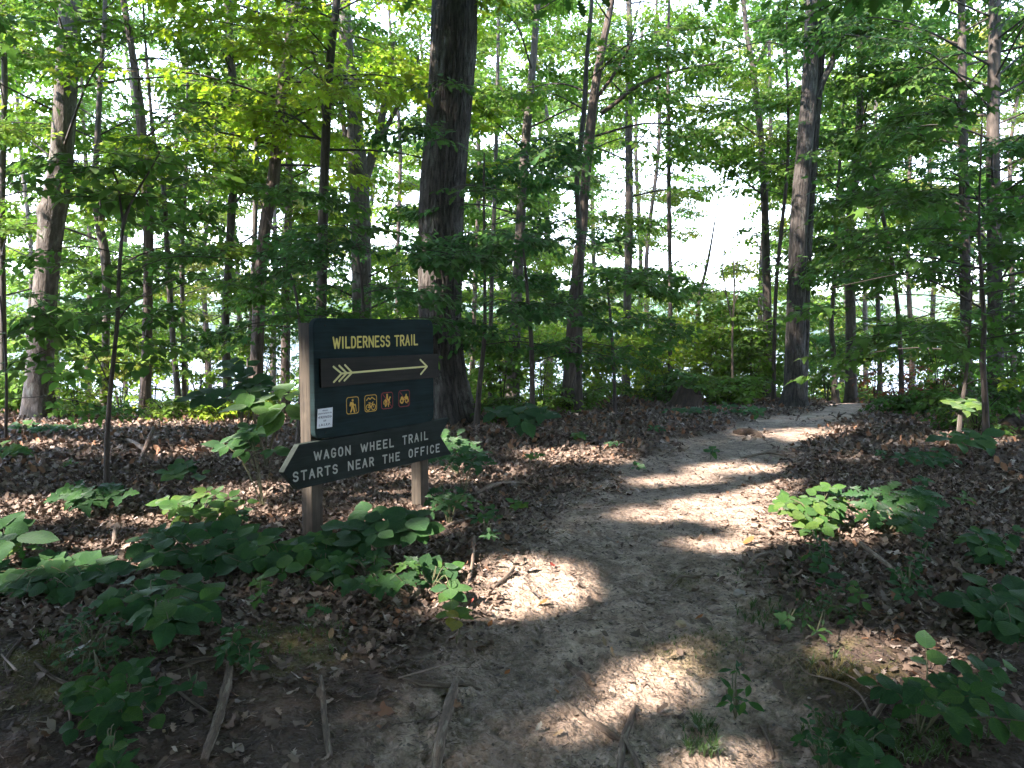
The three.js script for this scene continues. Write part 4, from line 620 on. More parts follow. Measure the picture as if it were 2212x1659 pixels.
// ------------------------------------------------------------------ the sign
{
  const YAW = 57 * Math.PI / 180, U = V(Math.cos(YAW), 0, -Math.sin(YAW)), Nn = V(Math.sin(YAW), 0, Math.cos(YAW)), P0 = at(681, 951, 5.1);
  const on = (x, y, off = 0) => { const v = dirAt(x, y), q = P0.clone().addScaledVector(Nn, off), t = q.clone().sub(EYE).dot(Nn) / v.dot(Nn), p = EYE.clone().addScaledVector(v, t).sub(P0); return [p.dot(U), p.y]; };
  const S = thing('trail_sign', 'dark green wooden trail sign on two posts, with yellow lettering and an arrow board below', 'sign', P0.clone()); S.rotation.y = YAW;
  const grain = (dark, light, seed, n = 60) => ({ map: texture(256, (u, v) => { const a = tfbm(u, v, 3, n, seed, 4), b = tnoise(u, v, 8, 220, seed + 4), c = tfbm(u, v, 6, 6, seed + 8, 3); return srgb(...mix3(dark, light, clamp(a * 0.7 + b * 0.3 + (c - 0.5) * 0.6, 0, 1))); }, true), bumpMap: texture(256, (u, v) => 0.6 * tfbm(u, v, 3, n, seed, 4) + 0.4 * tnoise(u, v, 8, 220, seed + 4), false) });
  const postMat = new THREE.MeshStandardMaterial({ roughness: 0.9, bumpScale: 0.004, ...grain([0.018, 0.015, 0.011], [0.10, 0.083, 0.06], 801, 34) });
  for (const t of [postMat.map, postMat.bumpMap]) { t.rotation = Math.PI / 2; t.repeat.set(1, 1); }
  const paint = (r, g, b, seed) => { const k = grain([r * 0.45, g * 0.45, b * 0.45], [r * 1.7 + 0.002, g * 1.6 + 0.002, b * 1.55 + 0.002], seed, 40); return new THREE.MeshPhysicalMaterial({ roughness: 0.8, specularIntensity: 0.35, bumpScale: 0.0012, ...k }); };
  const green = paint(0.0050, 0.0165, 0.0185, 811), green2 = paint(0.011, 0.0185, 0.0165, 821), brown = new THREE.MeshStandardMaterial({ roughness: 0.85, bumpScale: 0.003, ...grain([0.003, 0.0035, 0.003], [0.017, 0.016, 0.012], 831, 50) });
  const yellow = new THREE.MeshStandardMaterial({ color: RGB(0.62, 0.54, 0.15), roughness: 0.75 }), cream = new THREE.MeshStandardMaterial({ color: RGB(0.66, 0.63, 0.30), roughness: 0.8 }), white = new THREE.MeshStandardMaterial({ color: RGB(0.37, 0.39, 0.35), roughness: 0.85 }), amber = new THREE.MeshStandardMaterial({ color: RGB(0.62, 0.38, 0.05), roughness: 0.6 }), red = new THREE.MeshStandardMaterial({ color: RGB(0.25, 0.02, 0.025), roughness: 0.6 });
  const uvBox = (g, s = 1) => { const p = g.attributes.position, n = g.attributes.normal, u = g.attributes.uv; for (let i = 0; i < p.count; i++) { const ax = Math.abs(n.getX(i)), az = Math.abs(n.getZ(i)), ay = Math.abs(n.getY(i)); u.setXY(i, (ay > ax && ay > az ? p.getX(i) : ax > az ? p.getZ(i) : p.getX(i)) * s, (ay > ax && ay > az ? p.getZ(i) : p.getY(i)) * s); } return g; };
  const Z = -0.046;
  // posts
  const PW = 0.098;
  [[on(651, 1060, Z - PW)[0], on(660, 697, Z)[1]], [on(889, 1100, Z - PW)[0], on(925, 700, Z)[1] - 0.06]].forEach(([s, top], i) => {
    const c = P0.clone().addScaledVector(U, s + PW / 2).addScaledVector(Nn, Z - PW / 2), low = height(c.x, c.z) - 0.3 - P0.y, hgt = top - low;
    const g = new RoundedBoxGeometry(PW, hgt, PW, 2, 0.006); g.translate(s + PW / 2, low + hgt / 2, Z - PW / 2 - 0.001); uvBox(g, 1.6); mesh('post', g, postMat, S);
  });
  const shapeGeo = (pts, depth, z, bev = 0.004, round = 0) => {
    const sh = new THREE.Shape();
    if (round) { // rounded corners
      const n = pts.length; pts.forEach((p, i) => { const a = pts[(i + n - 1) % n], b = pts[(i + 1) % n], la = Math.hypot(a[0] - p[0], a[1] - p[1]), lb = Math.hypot(b[0] - p[0], b[1] - p[1]), k = round; const s = [p[0] + (a[0] - p[0]) / la * k, p[1] + (a[1] - p[1]) / la * k], e = [p[0] + (b[0] - p[0]) / lb * k, p[1] + (b[1] - p[1]) / lb * k]; if (i) sh.lineTo(...s); else sh.moveTo(...s); sh.quadraticCurveTo(p[0], p[1], ...e); }); sh.closePath();
    } else { pts.forEach((p, i) => (i ? sh.lineTo(...p) : sh.moveTo(...p))); sh.closePath(); }
    const g = new THREE.ExtrudeGeometry(sh, { depth: depth - 2 * bev, bevelEnabled: bev > 0, bevelSize: bev, bevelThickness: bev, bevelSegments: 2, curveSegments: 10, bevelOffset: -bev }); g.translate(0, 0, z + bev); return g;
  };
  const tl = on(681, 691), tr = on(936, 687), bl = on(681, 951); const right = tr[0], topY = (tl[1] + tr[1]) / 2, h = topY;
  const panel = mesh('panel', uvBox(shapeGeo([[0, 0], [right, 0], [right, h], [0, h]], -Z, Z, 0.006, 0.07), 1.2), green, S);
  const ab = [on(686, 778), on(941, 762), on(941, 814), on(692, 840)];
  const abT = (ab[0][1] + ab[1][1]) / 2, abB = (ab[2][1] + ab[3][1]) / 2;
  const ZB = 0.018, board = mesh('arrow_board', uvBox(shapeGeo([[ab[0][0] + 0.012, abB], [ab[1][0] + 0.012, abB + 0.004], [ab[1][0] + 0.014, abT], [ab[0][0] + 0.01, abT]], ZB - 0.001, 0.001, 0.003), 1.2), brown, S);
  const fp = [[646, 960.6], [972, 902.7], [951, 942], [975, 981], [644.5, 1057.5], [612, 1021]].map(([x, y]) => on(x, y, 0.004));
  const lower = mesh('direction_board', uvBox(shapeGeo(fp.slice().reverse(), 0.048, Z + 0.002, 0.003), 1.2), green2, S); // cut with a pointed left end and a notched right end
  // routed lettering: strokes with rounded ends
  const arc = (cx, cy, rx, ry, a0, a1, n = 8) => Array.from({ length: n + 1 }, (_, i) => { const a = (a0 + (a1 - a0) * i / n) * Math.PI / 180; return [cx + rx * Math.cos(a), cy + ry * Math.sin(a)]; });
  const F = { W: [[[0, 1], [0.25, 0], [0.5, 0.85], [0.75, 0], [1, 1]]], I: [[[0.5, 0], [0.5, 1]]], L: [[[0.1, 1], [0.1, 0], [0.95, 0]]], D: [[[0.08, 0], [0.08, 1], [0.45, 1], ...arc(0.45, 0.62, 0.47, 0.38, 90, 0), ...arc(0.45, 0.38, 0.47, 0.38, 0, -90), [0.08, 0]]], E: [[[0.95, 1], [0.1, 1], [0.1, 0], [0.95, 0]], [[0.1, 0.52], [0.75, 0.52]]], R: [[[0.1, 0], [0.1, 1], [0.55, 1], ...arc(0.55, 0.75, 0.36, 0.25, 90, -90), [0.1, 0.5]], [[0.5, 0.5], [0.95, 0]]], N: [[[0.08, 0], [0.08, 1], [0.92, 0], [0.92, 1]]], S: [[...arc(0.5, 0.76, 0.4, 0.24, 20, 180), ...arc(0.5, 0.76, 0.4, 0.24, 180, 270), ...arc(0.5, 0.26, 0.42, 0.26, 90, -160)]], T: [[[0.02, 1], [0.98, 1]], [[0.5, 1], [0.5, 0]]], A: [[[0.02, 0], [0.5, 1], [0.98, 0]], [[0.2, 0.35], [0.8, 0.35]]], G: [[...arc(0.5, 0.68, 0.42, 0.32, 25, 180), ...arc(0.5, 0.32, 0.42, 0.32, 180, 360), [0.92, 0.45], [0.58, 0.45]]], O: [[...arc(0.5, 0.68, 0.42, 0.32, 0, 180), ...arc(0.5, 0.32, 0.42, 0.32, 180, 360), [0.92, 0.68]]], H: [[[0.1, 0], [0.1, 1]], [[0.9, 0], [0.9, 1]], [[0.1, 0.52], [0.9, 0.52]]], F: [[[0.1, 0], [0.1, 1], [0.95, 1]], [[0.1, 0.52], [0.75, 0.52]]], C: [[...arc(0.5, 0.68, 0.42, 0.32, 20, 180), ...arc(0.5, 0.32, 0.42, 0.32, 180, 340)]] };
  const FW = { W: 1.35, I: 0.42, N: 1.05 };
  function ribbon(line, w, z, depth = 0.0016) { // a routed stroke: rounded ridge along the line
    const gs = [];
    for (let i = 0; i < line.length - 1; i++) {
      const [x0, y0] = line[i], [x1, y1] = line[i + 1], l = Math.hypot(x1 - x0, y1 - y0); if (l < 1e-5) continue;
      const a = Math.atan2(y1 - y0, x1 - x0), sh = new THREE.Shape(); sh.absarc(l, 0, w / 2, -Math.PI / 2, Math.PI / 2); sh.absarc(0, 0, w / 2, Math.PI / 2, Math.PI * 1.5); sh.closePath();
      const g = new THREE.ExtrudeGeometry(sh, { depth: depth + 0.00004 * (i % 3), bevelEnabled: false, curveSegments: 5 }); g.rotateZ(a); g.translate(x0, y0, z); gs.push(g);
    }
    return gs;
  }
  // one word from a measured start (left foot) to end (right foot), cap heights at both ends
  function word(text, x0, yb0, yt0, x1, yb1, yt1, w, mat, z, parent, gap = 0.52) {
    const a = on(x0, yb0, z), b = on(x1, yb1, z), ta = on(x0, yt0, z)[1], tb = on(x1, yt1, z)[1], tot = [...text].reduce((s, c) => s + (FW[c] || 0.9), 0) + gap * (text.length - 1); let u = 0;
    for (const c of text) {
      const cw = FW[c] || 0.9, gs = F[c].flatMap((line) => ribbon(line.map(([px, py]) => { const t = (u + px * cw) / tot, y0 = lerp(a[1], b[1], t), y1 = lerp(ta, tb, t); return [lerp(a[0], b[0], t), lerp(y0, y1, py)]; }), w, z));
      mesh('letter', mergeGeometries(gs), mat, parent); u += cw + gap;
    }
  }
  word('WILDERNESS', 720, 752, 729, 842, 747.5, 726, 0.0125, yellow, 0.0004, panel, 0.32); word('TRAIL', 853, 747, 726, 902, 744, 723, 0.0125, yellow, 0.0004, panel, 0.32);
  const zl = 0.0065;
  word('WAGON', 679, 994, 976.5, 757, 981, 963, 0.0112, white, zl, lower); word('WHEEL', 780, 976, 960, 850, 964, 947.5, 0.0112, white, zl, lower); word('TRAIL', 870, 960, 943, 924, 948, 932, 0.0112, white, zl, lower);
  word('STARTS', 633, 1040.5, 1021.5, 729, 1021, 1003.5, 0.0112, white, zl, lower); word('NEAR', 752, 1016, 998, 807, 1005, 988, 0.0112, white, zl, lower); word('THE', 827, 1001, 984.5, 863, 993, 977.5, 0.0112, white, zl, lower); word('OFFICE', 883, 988, 972, 949, 975, 959.5, 0.0112, white, zl, lower);
  { // arrow with three fletchings
    const c4 = (x, y) => on(548.6 + 0.3307 * x, 630.9 + 0.3307 * y, ZB), L = (...p) => ribbon(p.map(([x, y]) => c4(x, y)), 0.0135, ZB + 0.0003);
    mesh('arrow', mergeGeometries([...L([572, 532], [700, 521], [830, 510], [960, 500], [1130, 486]), ...L([1086, 442], [1130, 486], [1089, 536]), ...L([519, 488], [572, 532], [521, 588]), ...L([556, 481], [605, 529], [556, 582]), ...L([594, 477], [640, 526], [590, 578])]), cream, board);
  }
  // pictograms: rounded frames with small figures
  function icon(name, x0, y0t, x1, y1t, hb, frameMat, parts, slash) {
    const C = (x, y) => on(548.6 + 0.3307 * x, 630.9 + 0.3307 * y, 0), a = C(x0, y0t + hb), b = C(x1, y1t), w = b[0] - a[0], y0 = C((x0 + x1) / 2, (y0t + y1t) / 2 + hb)[1], hh = C((x0 + x1) / 2, (y0t + y1t) / 2)[1] - y0;
    const P = (u, v) => [a[0] + u * w, y0 + v * hh], rr = 0.16, fr = [];
    const corners = [[rr, rr, 180, 270], [1 - rr, rr, 270, 360], [1 - rr, 1 - rr, 0, 90], [rr, 1 - rr, 90, 180]]; for (const [cx, cy, s, e] of corners) fr.push(...arc(cx, cy, rr, rr, s, e, 4)); fr.push(fr[0]);
    const I = new THREE.Group(); I.name = name; panel.add(I);
    mesh('frame', mergeGeometries(ribbon(fr.map(([u, v]) => P(u, v)), 0.0048, 0.0005, 0.001)), frameMat, I);
    const gs = [];
    for (const p of parts) {
      if (p.line) gs.push(...ribbon(p.line.map(([u, v]) => P(u, v)), p.w * w, 0.0005, 0.0012));
      if (p.poly) { const sh = new THREE.Shape(); p.poly.forEach((q, i) => { const k = P(...q); if (i) sh.lineTo(...k); else sh.moveTo(...k); }); sh.closePath(); const g = new THREE.ExtrudeGeometry(sh, { depth: 0.0011, bevelEnabled: false }); g.translate(0, 0, 0.0005); gs.push(g); }
      if (p.ring) gs.push(...ribbon(arc(p.ring[0], p.ring[1], p.ring[2], p.ring[2] * w / hh, 0, 360, 14).map(([u, v]) => P(u, v)), p.w * w, 0.0005, 0.0011));
    }
    mesh('figure', mergeGeometries(gs.map((g) => (g.index ? g.toNonIndexed() : g))), amber, I);
    if (slash) mesh('slash', mergeGeometries(ribbon([P(0.12, 0.9), P(0.88, 0.1)], 0.0055, 0.0022, 0.001)), red, I);
  }
  icon('hiker_symbol', 605, 690, 682, 683, 107, amber, [{ line: [[0.5, 0.8], [0.5, 0.81]], w: 0.15 }, { poly: [[0.36, 0.7], [0.56, 0.7], [0.6, 0.42], [0.4, 0.42]] }, { line: [[0.44, 0.42], [0.42, 0.26], [0.34, 0.12]], w: 0.11 }, { line: [[0.55, 0.42], [0.6, 0.26], [0.64, 0.1]], w: 0.11 }, { line: [[0.52, 0.64], [0.62, 0.52], [0.72, 0.5]], w: 0.07 }, { line: [[0.72, 0.56], [0.8, 0.12]], w: 0.04 }, { line: [[0.34, 0.68], [0.3, 0.5]], w: 0.1 }]);
  icon('bicycle_symbol', 724, 676, 800, 670, 106, amber, [{ ring: [0.27, 0.25, 0.17], w: 0.05 }, { ring: [0.73, 0.25, 0.17], w: 0.05 }, { line: [[0.27, 0.25], [0.4, 0.46], [0.66, 0.46], [0.5, 0.25], [0.27, 0.25]], w: 0.045 }, { line: [[0.4, 0.46], [0.5, 0.25]], w: 0.045 }, { line: [[0.73, 0.25], [0.63, 0.54], [0.72, 0.56]], w: 0.045 }, { line: [[0.34, 0.53], [0.45, 0.53]], w: 0.06 }, { line: [[0.14, 0.7], [0.32, 0.84], [0.45, 0.74], [0.6, 0.86], [0.86, 0.7]], w: 0.06 }]);
  icon('horse_rider_symbol', 833, 660, 905, 653, 104, red, [{ poly: [[0.28, 0.54], [0.34, 0.6], [0.62, 0.58], [0.74, 0.74], [0.84, 0.7], [0.76, 0.62], [0.7, 0.44], [0.34, 0.42]] }, { line: [[0.36, 0.46], [0.3, 0.3], [0.36, 0.14]], w: 0.07 }, { line: [[0.44, 0.44], [0.46, 0.28], [0.4, 0.2]], w: 0.07 }, { line: [[0.66, 0.46], [0.74, 0.34], [0.66, 0.26]], w: 0.06 }, { line: [[0.6, 0.44], [0.58, 0.26], [0.62, 0.12]], w: 0.06 }, { line: [[0.3, 0.54], [0.2, 0.44], [0.2, 0.3]], w: 0.05 }, { line: [[0.5, 0.6], [0.5, 0.76]], w: 0.13 }, { line: [[0.5, 0.85], [0.5, 0.86]], w: 0.13 }, { line: [[0.5, 0.6], [0.58, 0.48]], w: 0.07 }], true);
  icon('quad_bike_symbol', 946, 645, 1015, 640, 104, red, [{ ring: [0.28, 0.36, 0.13], w: 0.1 }, { ring: [0.74, 0.36, 0.13], w: 0.1 }, { poly: [[0.16, 0.54], [0.24, 0.64], [0.4, 0.62], [0.5, 0.56], [0.6, 0.66], [0.66, 0.78], [0.74, 0.76], [0.74, 0.64], [0.88, 0.56], [0.84, 0.48], [0.66, 0.5], [0.58, 0.4], [0.42, 0.4], [0.34, 0.5]] }], true);
  { // white sticker with blue print
    const c = document.createElement('canvas'); c.width = 440; c.height = 512; const x = c.getContext('2d'); x.fillStyle = '#d6dbe0'; x.fillRect(0, 0, 440, 512); x.fillStyle = '#27304a'; x.textAlign = 'center';
    for (const [t, y, s, b] of [['TRAILS', 80, 52, 1], ['MAINTAINED BY:', 150, 50, 1], ['\u2022FRIENDS\u2022', 262, 84, 1], ['OF', 352, 66, 1], ['L.B.S.R.P.', 458, 78, 1]]) { x.font = (b ? 'bold ' : '') + s + 'px sans-serif'; x.fillText(t, 220, y, 420); }
    const t = new THREE.CanvasTexture(c); t.colorSpace = THREE.SRGBColorSpace;
    const C = (px, py) => on(548.6 + 0.3307 * px, 630.9 + 0.3307 * py, 0.002), q = [C(411, 893), C(512, 880), C(515, 752), C(417, 765)];
    const g = geoFrom([...q[0], 0.0016, ...q[1], 0.0013, ...q[2], 0.0018, ...q[3], 0.0012].slice(), [0, 1, 2, 0, 2, 3], [0, 0, 1, 0, 1, 1, 0, 1]); mesh('sticker', g, new THREE.MeshStandardMaterial({ map: t, roughness: 0.5, side: THREE.DoubleSide }), panel);
  }
  { // screw heads
    for (const [x, y] of [[702, 703], [925, 701], [703, 934], [926, 897]]) { const p = on(x, y); const g = new THREE.CylinderGeometry(0.006, 0.006, 0.004, 10).rotateX(Math.PI / 2); g.translate(p[0], p[1], 0.001); mesh('screw', g, brown, panel); }
  }
}

// ------------------------------------------------------------------ plants near the trail, each leaf its own piece
const BIG = {}; for (const k of ['ovate', 'round', 'paw', 'oak', 'maple', 'narrow']) BIG[k] = [0, 1, 2].map((i) => leafGeo(k, { len: 1, fold: 0.1 + 0.14 * i, droop: 0.12 + 0.1 * i, wave: 0.025 + 0.012 * i, seed: i * 5 + 2 }));
// finer outline with a toothed edge for the nearest leaves
for (const k of ['ovate', 'round', 'paw']) BIG[k] = [0, 1, 2].map((i) => { const src = OUT[k], n = 22, pr = []; for (let j = 0; j <= n; j++) { const t = j / n; let a = 0; while (a < src.length - 2 && src[a + 1][0] < t) a++; const f = (t - src[a][0]) / (src[a + 1][0] - src[a][0]), s = f * f * (3 - 2 * f) * 0.35 + f * 0.65; pr.push([t, j === n ? 0 : lerp(src[a][1], src[a + 1][1], s) * (1 + (j % 2 ? 0.045 : -0.03))]); } OUT[k + 'Fine'] = pr; return leafGeo(k + 'Fine', { len: 1, fold: 0.05 + 0.09 * i, droop: 0.06 + 0.08 * i, wave: 0.02 + 0.012 * i, seed: i * 5 + 2 }); });
const toLight = new THREE.Quaternion().setFromAxisAngle(V(1, 0, 0), 0.42);           // the plants lean their leaves towards the open trail
function plant(o) {
  const r = rng(o.seed), b = o.base ? gp(...o.base) : (() => { const p = at(o.cx, o.cy, o.d); return onGround(p.x, p.z); })();
  const G = thing(o.name || 'leafy_plant', o.label, o.cat || 'plant', b, o.group), stems = [], q = new THREE.Quaternion(), e = new THREE.Euler(), mats = o.mats || M.bigLeaves, geos = BIG[o.leaf || 'ovate'];
  const leaf = (p, yaw, len, pitch, roll, mat) => { const m = mesh('leaf', geos[Math.floor(r() * 3)], mat || mats[Math.floor(r() * mats.length)], G); m.position.copy(p).sub(b); m.quaternion.copy(q.setFromEuler(e.set(roll, yaw, pitch, 'YXZ'))).premultiply(toLight); m.scale.set(len, len, len * (o.wide || 1) * (0.9 + 0.2 * r())); };
  const stemTo = (p, w = 0.003, from = b) => { const mid = from.clone().lerp(p, 0.55).add(V((r() - 0.5) * 0.05, 0.03 + 0.05 * r(), (r() - 0.5) * 0.05)), c = curve([from.clone().add(V(0, -0.01, 0)), mid, p], 6); stems.push(tube(c, c.map((_, k) => lerp(w * 1.3, w * 0.6, k / 6)), 5)); return c; };
  const wh = [];
  for (let i = 0; i < Math.round((o.n || 8) * 1.7); i++) { // places of leaf whorls over the plant's extent
    const a = r() * 6.3, f = Math.sqrt(r()), x = o.cx + o.rx * f * Math.cos(a), y = o.cy + o.ry * f * Math.sin(a), p = at(x, y, o.d + (o.dd ?? 0.35) * (r() - 0.5) - (y - o.cy) / o.ry * (o.slant ?? 0.25));
    p.y = Math.max(p.y, height(p.x, p.z) + 0.04 + 0.05 * r()); wh.push(p);
  }
  for (const w of o.at || []) { const p = at(w[0], w[1], w[2] || o.d); p.y = Math.max(p.y, height(p.x, p.z) + 0.05); wh.push(p); }
  for (const p of wh) {
    if (o.stemless !== true) stemTo(p, o.thick || 0.0028);
    const n = o.per ? o.per[0] + Math.floor(r() * (o.per[1] - o.per[0] + 1)) : 3 + Math.floor(r() * 3), y0 = r() * 6.3;
    for (let k = 0; k < n; k++) { const yaw = y0 + k / n * 6.283 + (r() - 0.5) * 0.5, L = o.len * (0.55 + 0.6 * r()), off = L * 0.14; leaf(p.clone().add(V(Math.cos(yaw) * off, (r() - 0.5) * 0.03, -Math.sin(yaw) * off)), yaw, L, (o.pitch ?? 0.04) + (r() - 0.5) * 0.45, (r() - 0.5) * 0.45); }
  }
  for (const A of o.arches || []) { // arching stems with leaves to both sides
    const c = stemTo(at(...A.to), 0.0032, A.from ? at(...A.from) : b), cc = curve(c, 20);
    for (let k = 0; k < A.n; k++) { const t = (A.t0 ?? 0.35) + (1 - (A.t0 ?? 0.35)) * k / (A.n - 1), j = Math.min(20, Math.round(t * 20)), p = cc[j].clone(), d = cc[Math.min(20, j + 1)].clone().sub(cc[Math.max(0, j - 1)]), yaw = Math.atan2(-d.z, d.x) + (k === A.n - 1 ? 0 : (k % 2 ? 1 : -1) * (0.9 + 0.4 * r())); leaf(p, yaw, o.len * (0.75 + 0.5 * r()), -0.12 + (r() - 0.5) * 0.4, (r() - 0.5) * 0.4); }
  }
  if (stems.length) { const g = mergeGeometries(stems); g.translate(-b.x, -b.y, -b.z); mesh('stem', g, M.stem, G); }
  return G;
}
const D = M.bigLeaves, lime = [M.limeLeaf, D[1], D[3]], dk = [D[0], D[2], D[4]];
